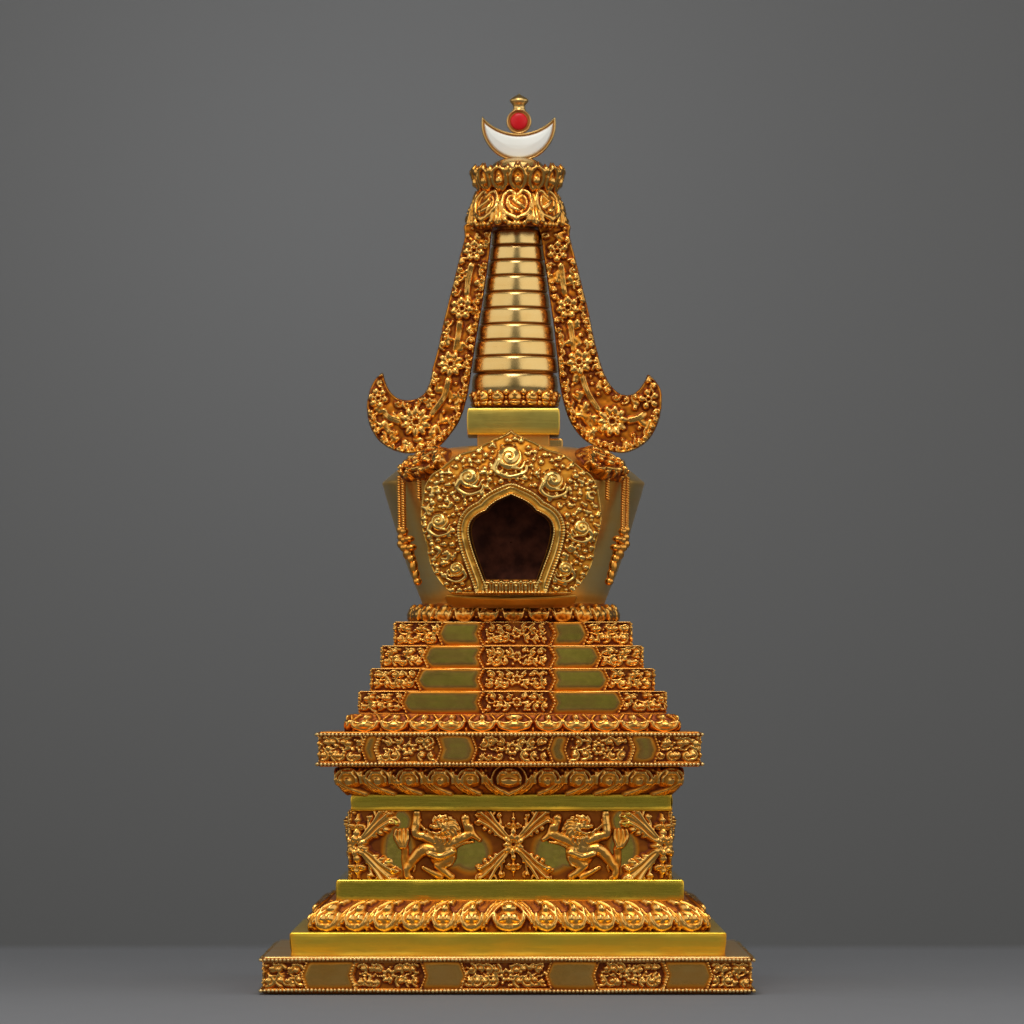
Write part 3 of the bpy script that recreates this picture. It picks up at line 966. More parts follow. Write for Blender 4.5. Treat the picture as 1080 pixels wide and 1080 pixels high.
def lion(h, ox, sgn):
    """upright lion holding up the storey above; zoomed tracing coordinates"""
    def P(zx, zy):
        x = 350 + zx / 5.684; y = 840 + zy / 5.684
        return (ox + (x - 462) * sgn, y)
    L = lambda pts, r0, r1, h0, h1=None: h.stroke([P(*p) for p in pts], r0 * 1.04, r1 * 1.04, h0, h1)
    # tail with its bushy tip
    L([(455, 470), (440, 400), (440, 320), (425, 270)], 3.6, 4.6, 3.4, 4.0)
    h.dome(*P(422, 245), 8.5, 4.4, ry=9.5)
    for dx in (-34, -12, 12, 34):
        L([(425 + dx * .4, 300), (418 + dx * 1.1, 245), (420 + dx * 1.0, 200)], 2.4, 1.8, 5.8, 4.6)
    # hind leg left
    L([(610, 325), (550, 320), (495, 370), (460, 425)], 8.4, 5.0, 6.8, 5.0)
    L([(455, 415), (450, 450), (455, 478)], 4.6, 4.2, 5.0, 4.8)
    L([(462, 482), (480, 488)], 3.0, 2.4, 4.4)
    # hind leg right with the long foot
    L([(700, 325), (700, 370), (645, 415)], 8.6, 5.8, 7.0, 5.6)
    L([(635, 410), (680, 455), (718, 482)], 5.0, 4.2, 5.4, 5.0)
    h.dome(*P(716, 482), 4.2, 5.4)
    L([(548, 425), (600, 455), (650, 482)], 2.6, 4.4, 4.4, 5.0)
    # trunk
    L([(650, 350), (655, 310), (640, 262)], 12.0, 10.5, 6.4, 7.6)
    L([(585, 345), (650, 360), (722, 335)], 3.6, 4.0, 8.0, 8.0)
    # arms
    L([(620, 268), (555, 240), (505, 225), (508, 165)], 6.2, 5.0, 7.0, 6.0)
    L([(508, 170), (510, 115)], 4.8, 4.6, 6.0, 5.2)
    h.dome(*P(510, 102), 4.4, 5.6)
    L([(690, 285), (760, 255), (830, 225)], 6.4, 5.4, 7.0, 6.0)
    L([(822, 180), (845, 225), (885, 258)], 5.4, 2.6, 6.0, 4.2)
    h.dome(*P(800, 130), 5.6, 5.4); L([(802, 150), (815, 195)], 5.0, 4.8, 5.6)
    # wisps of fur at the joints
    L([(560, 200), (530, 165), (535, 140)], 2.4, 1.4, 4.6, 3.6)
    L([(745, 300), (790, 280), (850, 270)], 1.8, 1.2, 5.0, 3.6)
    L([(470, 395), (500, 420), (490, 450)], 1.8, 1.2, 4.4, 3.4)
    L([(730, 365), (715, 410), (675, 420)], 1.6, 1.2, 6.0, 4.8)
    # mane: flame locks round the head, two rings
    for a in np.linspace(-2.55, 2.55, 15):
        q0 = (660 + 48 * math.cos(a), 188 + 42 * math.sin(a)); q1 = (662 + 74 * math.cos(a + .18), 188 + 64 * math.sin(a + .18)); q2 = (662 + 96 * math.cos(a + .5), 188 + 80 * math.sin(a + .5))
        h.stroke([P(*q0), P(*q1), P(*q2)], 3.0, 1.5, 7.4, 5.6)
    for a in np.linspace(-2.2, 2.2, 9):
        q0 = (656 + 22 * math.cos(a), 188 + 20 * math.sin(a)); q1 = (658 + 46 * math.cos(a + .25), 188 + 40 * math.sin(a + .25))
        h.stroke([P(*q0), P(*q1)], 2.2, 1.3, 9.6, 8.2)
    h.dome(*P(652, 190), 8.6, 8.6, ry=8.0)
    # chest hair
    for cx__, cy__ in ((622, 258), (648, 266), (676, 268), (704, 262)):
        h.stroke([P(cx__, cy__ - 14), P(cx__ + 4, cy__ + 4), P(cx__ - 3, cy__ + 18)], 2.2, 1.2, 9.0, 7.6)
    # face: snout, open jaw, eye, ear
    h.stroke([P(648, 180), P(620, 184), P(600, 180)], 4.6, 3.4, 10.0, 9.6, smooth=True)
    h.stroke([P(646, 216), P(624, 222), P(606, 214)], 3.0, 2.2, 9.4, 8.8)
    h.dome(*P(594, 174), 2.4, 10.6)
    h.groove([P(596, 198), P(620, 203), P(650, 200)], 1.0, 4.0)
    h.dome(*P(638, 160), 2.4, 10.8); h.stroke([P(622, 154), P(638, 146), P(656, 150)], 1.3, 1.0, 11.4)
    h.dome(*P(686, 138), 3.0, 9.6)
    # mane flames to the right
    for dy in (0, 30, 60):
        L([(720, 150 + dy), (750, 160 + dy), (770, 200 + dy * .6)], 2.4, 1.4, 5.0, 4.0)


for ox, sgn in ((462, 1), (616.5, -1)):
    hl = HF(ox - 50, ox + 50, PAN[0] + .5, PAN[1] - .5, 0.4, ground=1.0)
    lion(hl, ox, sgn)
    hl.noise(1.1, 5, 12); hl.soften(3)
    raised('lion_relief', hl, FRY, frieze, hi=7.5)

# the same ornaments stand on the three other faces of the throne
for src in [o for o in list(bpy.data.objects) if o.parent == frieze]:
    for kq in (1, 2, 3):
        c = src.copy(); COL.objects.link(c); c.parent = frieze
        ang = kq * math.pi / 2
        ax_ = Vector(((538 - CXV) * S, 0, 0))
        c.matrix_world = Matrix.Translation(ax_) @ Matrix.Rotation(ang, 4, 'Z') @ Matrix.Translation(-ax_) @ src.matrix_world

# upper stages of the throne -----------------------------------------
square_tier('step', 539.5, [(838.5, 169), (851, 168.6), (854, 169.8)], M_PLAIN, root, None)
hf = lotus_band(353, 721, 809, 837.5, 537, 32.6, 46, 'hanging')
square_tier('lotus_moulding', 537, [(809, 178.5), (815, 180), (824, 179), (832, 173.5), (837.5, 167)], M_RELIEF, root, hf, bevel=.8, hi=5.5, patina_top=.6)
hf = relief_band(333, 742, 776, 804.5, [(333, 384, 0, -1, False), (399, 459, -1, 1, True), (498, 583, 1, -1, True), (602, 665, -1, 1, True), (693, 742, 1, 0, False)], plain=0.22, soft=13, polish=.45)
slab = square_tier('relief_slab', 537.5, [(776, 201.8), (804.5, 201.8)], M_RELIEF, root, hf, top_cap=None, bot_cap=None, hi=2.6)
square_tier('slab_rim', 537.5, [(772.6, 200.8), (776.5, 200.8)], M_RELIEF, slab, None, pat_add=.7, bevel=.7, patina_top=.3)
square_tier('slab_rim', 537.5, [(804, 200.8), (808, 200.8)], M_RELIEF, slab, None, pat_add=.7, bevel=.7, patina_top=.3)
bead_border(537.5, 202.8, 774.6, slab, seed=4, wav=.2)
bead_border(537.5, 202.8, 806.0, slab, seed=5, wav=.2)
hf = lotus_band(366, 715, 754, 771.5, 542.5, 30.2, 40, 'flat')
square_tier('lotus_moulding', 540.5, [(753.5, 169), (759, 171.5), (766, 172.5), (771.5, 172)], M_RELIEF, root, hf, bevel=.6, hi=5.5, patina_top=.6)

# the four terraces ---------------------------------------------------
for ya, yb, xa, xb, gl in ((729.8, 752, 378, 703, 424), (705.8, 728.2, 390.5, 690.5, 439), (681.8, 704.2, 402, 678, 447), (656.6, 680.2, 415.5, 666.5, 462)):
    c = (xa + xb) / 2
    gr = 2 * c - gl
    hf = relief_band(xa, xb, ya, yb, [(xa, gl + 4, 0, -1, False), (510, 580, -1, 1, True), (gr - 4, xb, 1, 0, False)], plain=0.08, soft=8)
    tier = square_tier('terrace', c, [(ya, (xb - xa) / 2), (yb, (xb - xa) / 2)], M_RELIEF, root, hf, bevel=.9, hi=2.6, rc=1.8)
    tier.data.materials[0] = M_RELIEF

# ------------------------------------------------------------------ vase
VC = 541.5
def ring_hf(nper, period_fn, ya, yb, r, res=0.55):
    pass


def lotus_ring():
    rows = np.linspace(637, 656, 30)
    n = 900
    rad = np.interp(rows, [637, 641, 647, 652, 656], [96, 103, 107.5, 108, 105])
    C = 2 * math.pi * 108
    h = HF(0, C, 637, 656, 0.75, ground=.8)
    m = 26; w = C / m
    for i in range(m + 1):
        cx = i * w
        h.dome(cx, 648, w * .42, 4.0, ry=7)
        h.stroke([(cx - w * .4, 645), (cx - w * .3, 652), (cx, 654.5), (cx + w * .3, 652), (cx + w * .4, 645)], 1.5, None, 4.2)
        h.dome(cx, 643.5, 4.2, 3.8, ry=3.2, base=1.8)
        for s_ in (-1, 1):
            h.dome(cx + s_ * w * .2, 649, w * .17, 2.4, ry=3, base=2.6)
        h.dome(cx + w * .5, 644, 3.0, 3.2); h.dome(cx + w * .5, 652, 1.8, 2)
    h.noise(1.0, 5, 3)
    prof = list(zip(np.interp(h.ys, rows, rad), h.ys))
    H = h.H[:, :-1]; P = h.patina(5.0)[:, :-1]
    prof = [(60, 636.6), (94, 636.8)] + prof + [(60, 656.2)]
    H = np.vstack([np.zeros((2, H.shape[1])), H, np.zeros((1, H.shape[1]))])
    P = np.vstack([np.full((2, P.shape[1]), .7), P, np.full((1, P.shape[1]), .7)])
    return lathe('lotus_ring', VC, prof, M_RELIEF, root, n=H.shape[1], H=H, Hp=P)


lotus_ring()

vp = [(45, 471), (60, 472), (82, 475.5), (104, 483.5), (124, 497.5), (135.5, 507)]
vp = smooth_prof(vp, 2.0)
vp += [(137.3, 508.3), (138.0, 509.6), (138.2, 511), (137.4, 513)]
vp += smooth_prof([(137.4, 513), (133.5, 527), (127.5, 547), (120, 572), (111, 600), (101, 624), (96.5, 636), (96, 640)], 2.0)[1:]
vp += [(60, 640.5), (2, 640.5)]
vpat = []
for r_, y_ in vp:
    vpat.append(0.55 * math.exp(-((y_ - 634) / 7) ** 2) + (0.04 if y_ < 500 else 0) + .2 * math.exp(-((y_ - 511) / 3) ** 2))
vase = lathe('vase', VC, vp, M_VASE, root, n=288, patina=vpat)
# cut the doorway through the vase wall
me = vase.data
co = np.empty(len(me.vertices) * 3, np.float32); me.vertices.foreach_get('co', co); co = co.reshape(-1, 3) / S
co[:, 2] += ZG
pv = np.empty(len(me.loops), np.int32); me.loops.foreach_get('vertex_index', pv); pv = pv.reshape(-1, 4)
ctr = co[pv].mean(1)
inside = (np.abs(ctr[:, 0] - 0) < 46) & (ctr[:, 1] < 0) & (ctr[:, 2] < (EYE - 524)) & (ctr[:, 2] > (EYE - 622))
pat = np.empty(len(co), np.float32); me.attributes['patina'].data.foreach_get('value', pat)
# gilder's stain round the hanging ornaments and down beside the doorway frame
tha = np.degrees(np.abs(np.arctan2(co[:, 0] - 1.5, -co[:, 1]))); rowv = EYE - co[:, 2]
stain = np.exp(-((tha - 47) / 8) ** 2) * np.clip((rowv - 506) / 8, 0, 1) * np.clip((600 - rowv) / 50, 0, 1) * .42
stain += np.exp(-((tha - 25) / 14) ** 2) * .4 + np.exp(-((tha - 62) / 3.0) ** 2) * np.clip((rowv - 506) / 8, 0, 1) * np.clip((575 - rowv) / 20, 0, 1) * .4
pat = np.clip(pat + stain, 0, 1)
nv = link('vase', co, pv[~inside], M_VASE, root, pat)
bpy.data.objects.remove(vase)
nv.name = 'vase'
vase = nv

# niche outline (doorway) and halo outline in picture coordinates
def mirror(pts, c):
    return pts + [(2 * c - x, y) for x, y in reversed(pts)]


DC_X = 540.0
door_half = [(540.0, 523.0), (534, 525.8), (528, 528.6), (522.5, 532), (518, 536), (515.5, 539.6), (509, 542.6), (503.2, 546.6), (499.2, 552), (497.6, 559.5), (498.6, 568), (502, 581), (507.5, 596), (513, 611)]
door = np.array([tuple(p) for p in catmull(door_half[0:6], 1.5)] + [tuple(p) for p in catmull(door_half[5:], 1.5)[1:]])
door = [tuple(p) for p in door]
door_poly = door + [(2 * DC_X - x, y) for x, y in reversed(door[1:])]
halo_half = [(540, 452.5), (535, 457), (524, 462), (513, 467), (503, 473), (493, 476), (484, 479), (474, 486), (464, 494), (455, 500), (448, 511), (445, 523), (442.5, 540), (443, 553), (446, 566), (449, 577), (451, 590), (456, 602), (462, 612), (470, 621), (477, 627)]
hh = [tuple(p) for p in catmull(halo_half, 1.5)]
halo_poly = hh + [(2 * 540.0 - x, y) for x, y in reversed(hh[1:])]


def halo_radius(y):
    return np.interp(y, [450, 500, 560, 630], [136, 149, 149, 140])


def halo_map(x, y, h):
    R = halo_radius(y)
    # picture offsets are taken on the curved face
    X = (x - 540.0) * (1 - R / DC)
    X = X * (1 - 0.04 * np.abs(X) / 100)
    X = np.clip(X, -R * .98, R * .98)
    Y = -np.sqrt(R * R - X * X)
    nx, ny = X / R, Y / R
    k = k_at(Y)
    Z = (EYE - y) * k
    return (X + nx * h - 1.0, Y + ny * h, Z)


hf = HF(440, 640, 450, 630, 0.5, ground=0.56)
sd_out = poly_sd(hf.X, hf.Y, halo_poly)
sd_in = poly_sd(hf.X, hf.Y, door_poly)
sd = np.maximum(sd_out, -sd_in)
door_long = door + [(517.5, 640.0)]
door_long = door_long + [(2 * DC_X - x, y) for x, y in reversed(door_long[1:])]
frame_d = poly_sd(hf.X, hf.Y, door_long)
# the moulded frame of the doorway: plain band between two twisted cords
band = np.clip(1 - np.abs(frame_d - 6.5) / 5.5, 0, 1)
hf.H += 0.6 * np.clip(band * 3, 0, 1) * (frame_d > 0)
hf.H += 1.2 * np.clip((14 - frame_d) / 2, 0, 1) * (frame_d > 0)
hf.H += 1.6 * np.exp(-((frame_d - 8.6) / .9) ** 2)
hf.G = np.where((frame_d > 2.5) & (frame_d < 10.5), 0.46, hf.G)


def offset_path(poly, d, skip_bottom=True):
    P = resample(np.array(poly), 1.2)
    out = []
    for i, p in enumerate(P):
        a = P[max(0, i - 2)]; b_ = P[min(len(P) - 1, i + 2)]
        t = (b_ - a) / (np.linalg.norm(b_ - a) + 1e-9)
        out.append((p[0] + t[1] * d, p[1] - t[0] * d))
    return out


# the polygon runs from the apex down the left side, then from the right foot up
left = door[::-1]
path = left + [(2 * DC_X - x, y) for x, y in door[1:]]       # left foot .. apex .. right foot
path = [(x, y) for x, y in path]
ext = [(path[0][0] + 4.5, path[0][1] + 14)] + path + [(path[-1][0] - 4.5, path[-1][1] + 14)]
cordA = offset_path(ext, 1.6); cordB = offset_path(ext, 12.2)
hf.stroke(cordA, 1.5, None, 3.0, smooth=False)
for p in resample(np.array(cordA), 2.7):
    hf.dome(p[0], p[1], 1.6, 2.4, base=2.4)
hf.stroke(cordB, 1.7, None, 2.4, smooth=False)
for p in resample(np.array(cordB), 3.0):
    hf.dome(p[0], p[1], 1.8, 2.8, base=2.0)
# petal sill under the doorway
for i in range(6):
    x = 515 + i * 10
    hf.stroke([(x - 3.6, 625), (x - 3.4, 617), (x, 614.5), (x + 3.4, 617), (x + 3.6, 625)], 1.3, None, 3.0)
    hf.stroke([(x, 618), (x, 625)], 2.0, 1.4, 3.6); hf.dome(x + 5, 614, 2.2, 4.0)
# seven whorled jewels
jewels = [(538.5, 484, 14.5), (496.5, 505, 12.5), (583.5, 508, 12.5), (464.5, 551, 11), (614, 558, 10.5), (483.5, 601, 9.5), (596, 601, 9.5)]
for i, (x, y, r) in enumerate(jewels):
    hf.conch(x, y, r * 1.06, 7.5, 1 if i in (0, 1, 2, 3) else -1)
# scrolling leaves under the scatter
rr = np.random.RandomState(11)
for i in range(24):
    a = rr.rand() * 6.28; x = 445 + rr.rand() * 190; y = 458 + rr.rand() * 168
    j = int((y - hf.y0) / hf.ry); ii = int((x - hf.x0) / hf.rx)
    if -sd_out[j, ii] < 5 or frame_d[j, ii] < 18 or hf.H[j, ii] > 1:
        continue
    c1 = (x + 5 * math.cos(a), y + 5 * math.sin(a)); c2 = (x + 9 * math.cos(a + .8), y + 9 * math.sin(a + .8))
    hf.stroke([(x, y), c1, c2], 3.0, 1.3, 2.8, 1.6)
region = np.minimum(-sd_out - 1.2, frame_d - 13.5)
hf.scatter(region, 9000, (3.0, 4.1), 3.6, gap=.4, avoid=[(x, y, r * 1.12) for x, y, r in jewels], seed=5, clear=1.0, curls=0)
hf.scatter(region, 1500, (1.8, 2.5), 2.4, gap=.5, seed=6, clear=1.8, curls=0)
# rolled rim
hf.H += 1.8 * np.exp(-((-sd_out - 1.3) / 1.1) ** 2)
hf.noise(.9, 10, 8); hf.noise(.3, 3.5, 9); hf.soften(2)
for sp_ in hf.spirals:
    hf.groove(sp_, 0.75, 1.5, smooth=False)
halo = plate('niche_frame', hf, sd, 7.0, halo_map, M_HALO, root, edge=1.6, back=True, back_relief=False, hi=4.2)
halo['label'] = 'embossed halo with seven whorled jewels round the doorway'

# recessed niche behind the doorway
nin = resample(np.array(door_poly + [door_poly[0]]), 3.0)[:-1]
c0 = nin.mean(0)
rings = []
for f, dpt in ((1.08, 0), (1.08, 14), (1.08, 28), (1.06, 42), (1.0, 50), (.6, 52), (.02, 52)):
    q = c0 + (nin - c0) * f
    x, y, z = halo_map(q[:, 0], q[:, 1], np.full(len(q), -3.0 if dpt == 0 else -3.0))
    rings.append(np.stack([x, np.full_like(x, 0) + y + dpt, z], 1))
Vn = np.vstack(rings)
nn = len(nin)
Fn = grid_faces(len(rings), nn, 0, wrap=True, flip=True)
link('niche', Vn, Fn, M_NICHE, root, 1.0)

# curved sill below the halo
hs = HF(462, 618, 625, 642, 0.7, ground=.75)
sill_poly = [(474, 626.5), (500, 628.5), (540, 629.5), (580, 628.5), (606, 626.5), (609, 630), (606, 637), (598, 641), (540, 641.5), (482, 641), (474, 637), (471, 630)]
sds = poly_sd(hs.X, hs.Y, sill_poly)
def sill_map(x, y, h):
    R = np.interp(y, [626, 641], [136, 118])
    X = (x - 540.0) * (1 - R / DC); Y = -np.sqrt(R * R - X * X)
    return (X + X / R * h - 1, Y + Y / R * h, (EYE - y) * k_at(Y))
plate('niche_sill', hs, sds, 14.0, sill_map, M_VASE, root, edge=4, back_relief=False, patina=np.full_like(hs.X, .62))


# ------------------------------------------------------------------ ornaments on the shoulder
def shoulder_ornament(theta, sgn, seed):
    """lion mask on the shoulder at azimuth theta with bead strings and tassels"""
    h = HF(-30, 30, 470, 510, 0.5, ground=.9)
    poly = [(-27, 503), (-29, 496), (-25, 489), (-20, 483), (-15, 477), (-6, 474), (4, 472), (16, 474), (26, 478), (29, 485), (26, 493), (22, 498), (14, 501), (10, 505), (3, 507), (-4, 504), (-12, 508), (-20, 507)]
    poly = [tuple(p) for p in catmull(poly, 1.5, closed=True)]
    if sgn > 0:
        poly = [(-x, y) for x, y in poly]
    h.H += 0
    sd = poly_sd(h.X, h.Y, poly)
    q = -sgn
    # brows, muzzle, jaw and teeth of the mask
    h.dome(0, 488, 22, 2.5, ry=13)
    h.stroke([(q * 24, 492), (q * 10, 481), (0, 484), (-q * 12, 480), (-q * 26, 489)], 3.0, 2.2, 8.5, 6)
    h.stroke([(q * 20, 486), (q * 8, 476), (-q * 8, 477), (-q * 22, 482)], 2.2, 1.8, 7, 6)
    h.dome(q * 8, 488, 3.0, 9.5); h.dome(-q * 8, 487, 3.0, 9.5); h.dome(0, 492, 4.4, 10.5, ry=3.4)
    h.stroke([(q * 18, 499), (q * 6, 497), (-q * 6, 498), (-q * 18, 495)], 2.0, 1.6, 7.5, 6.5)
    h.curl(q * 22, 499, 4.4, q, 1, 6.5); h.curl(-q * 21, 491, 4.2, -q, 2, 6.5)
    h.curl(q * 14, 504, 3.2, q, 1, 5.5)
    h.H *= 1.3
    for kx, ky, kr in ((-22, 496, 5), (-12, 482, 4.6), (12, 481, 4.6), (23, 486, 4.6), (-2, 477, 4), (8, 500, 4.2), (-8, 502, 4.4), (18, 498, 4.2)):
        h.curl(kx, ky, kr, 1 if kx > 0 else -1, kx * .3, 10)
    h.scatter(-sd, 1500, (2.0, 3.4), 7.5, seed=seed, clear=4.0, gap=.2)
    h.noise(2.0, 6, seed); h.noise(1.0, 3, seed + 1); h.soften(2)
    def mp(x, y, hgt):
        R = np.interp(y, [470, 478, 490, 500, 512], [106, 119, 136, 144, 146])
        t = theta + x / 142.0
        zz = (EYE - y) * (1 - R * math.cos(theta) / DC)
        rg = R + hgt * .8
        return (rg * np.sin(t) + (VC - CXV), -rg * np.cos(t), zz + 0.35 * hgt)
    orn = plate('lion_mask', h, sd, 6.0, mp, M_RELIEF, root, edge=2.5, back_relief=False, hi=10)
    # bead strings
    def pos(dt, y, R):
        t = theta + dt
        return np.array([R * math.sin(t) + VC - CXV, -R * math.cos(t), (EYE - y) * (1 - R * math.cos(theta) / DC)])
    for dt, ya, yb in ((sgn * .225, 503, 558), (sgn * .175, 505, 558), (-sgn * .0, 505, 527)):
        items = []
        y = ya
        i = 0
        while y < yb:
            R = 143.5 - max(0, y - 515) * 0.02
            p = pos(dt, y, R)
            tilt = .5
            ct, stt = math.cos(tilt), math.sin(tilt)
            M = np.array([[ct, 0, stt], [0, 1, 0], [-stt, 0, ct]]) @ np.diag([3.1, 2.6, 1.6])
            items.append((p[0], p[1], p[2], M))
            y += 2.6; i += 1
        # each string is threaded on a cord
        blobs('bead_string', items, M_RELIEF, orn, .15)
    # knot and tassel
    items = []
    r2 = np.random.RandomState(seed)
    R0 = 138
    for dt, y, a, b_, c in ((.10, 558, 2.6, 2.4, 3.4), (.06, 560, 2.6, 2.4, 3.4), (.09, 566, 3.4, 3, 4), (.05, 569, 3.6, 3, 3.4), (.01, 568, 3.2, 3, 2.6), (.10, 573, 3.6, 3, 4.2),
                            (.06, 577, 4.2, 3.4, 4), (.0, 577, 3.4, 3, 3), (.04, 583, 3.4, 3, 4.4), (.02, 589, 2.8, 2.6, 4), (.07, 584, 2.6, 2.4, 4), (.01, 597, 2.6, 2.4, 6), (.0, 606, 2.3, 2.2, 5), (-.005, 613, 2.7, 2.5, 3.2)):
        R = np.interp(y, [555, 575, 615], [142, 139, 130])
        p = pos(sgn * (dt + .125), y, R)
        items.append((p[0], p[1], p[2], np.diag([a * 1.75, b_ * 1.6, c * 1.35])))
    blobs('tassel', items, M_RELIEF, orn, .2)
    # second, inner tassel half hidden behind the halo
    items = []
    for dt, y, a, c in ((-.30, 600, 2.6, 4), (-.31, 606, 3.2, 3), (-.29, 611, 2.4, 3.4), (-.30, 618, 2.8, 3), (-.31, 624, 2.2, 3)):
        p = pos(sgn * dt, y, np.interp(y, [598, 625], [119, 108]))
        items.append((p[0], p[1], p[2], np.diag([a, 2.4, c])))
    blobs('tassel', items, M_RELIEF, orn, .2)
    return orn


for th, sg, sdn in ((-math.radians(43), -1, 21), (math.radians(43), 1, 22), (-math.radians(137), -1, 23), (math.radians(137), 1, 24)):
    shoulder_ornament(th, sg, sdn)

# ------------------------------------------------------------------ harmika (square box under the spire)
square_tier('harmika_foot', 560, [(463, 33), (473, 33)], M_SPIRE, root, None, bevel=.6)
square_tier('harmika_neck', 541.5, [(455, 37.5), (474, 37.5)], M_SPIRE, root, None, pat_add=.3, bevel=.4)
square_tier('harmika', 541.5, [(431.5, 48.3), (455.5, 48.3), (457, 48.6)], M_BOX, root, None, bevel=1.2)

# ------------------------------------------------------------------ spire of rings
SX0, SX1 = 543.0, 545.5        # axis leans a little to the right going up
spire_core = lathe('spire', 544, [(20, 238)] + [(np.interp(y, [238, 394, 428], [19.5, 40.0, 39]), y) for y in np.linspace(238, 428, 30)] + [(2, 429)], M_SPIRE, root, n=96, patina=.8)
edges = [(243.5, 258.9), (260.2, 274.8), (276.1, 291.1), (292.4, 308.5), (309.8, 325.4), (326.7, 342.4), (343.7, 359.4), (360.7, 376.3), (377.6, 393.1)]
hwid = [25.2, 26.9, 28.8, 30.8, 33.0, 35.4, 38.2, 40.8, 43.0]
for i, ((ya, yb), w) in enumerate(zip(edges, hwid)):
    w2 = w + 1.6
    w += .6; w2 += .6
    prof = [(w - 3.2, ya - .5), (w - 1.2, ya - .3), (w - .6, ya + .2), (w - .1, ya + 1.0)]
    for f in np.linspace(.12, .90, 9):
        prof.append((w + (w2 - w) * f + .30 * math.sin(math.pi * f), ya + (yb - ya) * f))
    prof += [(w2 - .1, yb - .9), (w2 - .7, yb - .2), (w2 - 1.8, yb + .2), (w2 - 4.4, yb + .5)]
    pat = [.75, .55, .3, .12] + [.03] * 9 + [.25, .45, .65, .75]
    lathe('spire_ring', SX1 + (SX0 - SX1) * i / 9, prof, M_SPIRE, spire_core, n=128, patina=pat)
# bowl and bead collar under the rings
prof = [(38, 394.6), (41.5, 395), (43.6, 396.5), (44.8, 400), (45.4, 405), (45.4, 410), (44.6, 414), (43, 418), (42, 428)]
lathe('spire_bowl', 543, smooth_prof(prof, 1.0), M_SPIRE, spire_core, n=128, patina=[.5 if i < 3 else .04 for i in range(len(smooth_prof(prof, 1.0)))])
C = 2 * math.pi * 45
h = HF(0, C, 408, 430.5, 0.5, ground=1.0)
m = 15; w = C / m
for i in range(m + 1):
    cx = i * w
    h.dome(cx, 420.5, w * .40, 4.6, ry=6.5); h.dome(cx, 426, w * .34, 4.2, ry=3.6); h.dome(cx, 417.5, 3.6, 3.0, base=2.6)
    h.dome(cx + w * .5, 415.5, 3.3, 3.4); h.dome(cx + w * .5, 426.5, 3.0, 3.4); h.dome(cx + w * .5, 421, 1.6, 2)
    h.groove([(cx - 5, 423.4), (cx, 424.4), (cx + 5, 423.4)], .6, 1.2)
h.noise(.8, 5, 3)
prof = list(zip(np.interp(h.ys, [408, 414, 422, 430.5], [40.0, 43, 43.3, 42.5]), h.ys)) + [(20, 431)]
H = np.vstack([h.H[:, :-1], np.zeros((1, h.H.shape[1] - 1))]); P = np.vstack([h.patina(4)[:, :-1], np.full((1, h.H.shape[1] - 1), .8)])
lathe('bead_collar', 543, prof, M_RELIEF, spire_core, n=H.shape[1], H=H, Hp=P)

# ------------------------------------------------------------------ the two scroll streamers beside the spire
def Z2(p):
    return [(370 + x / 4.155, 230 + y / 4.155) for x, y in p]


def Z3(p):
    return [(530 + x / 4.155, 230 + y / 4.155) for x, y in p]


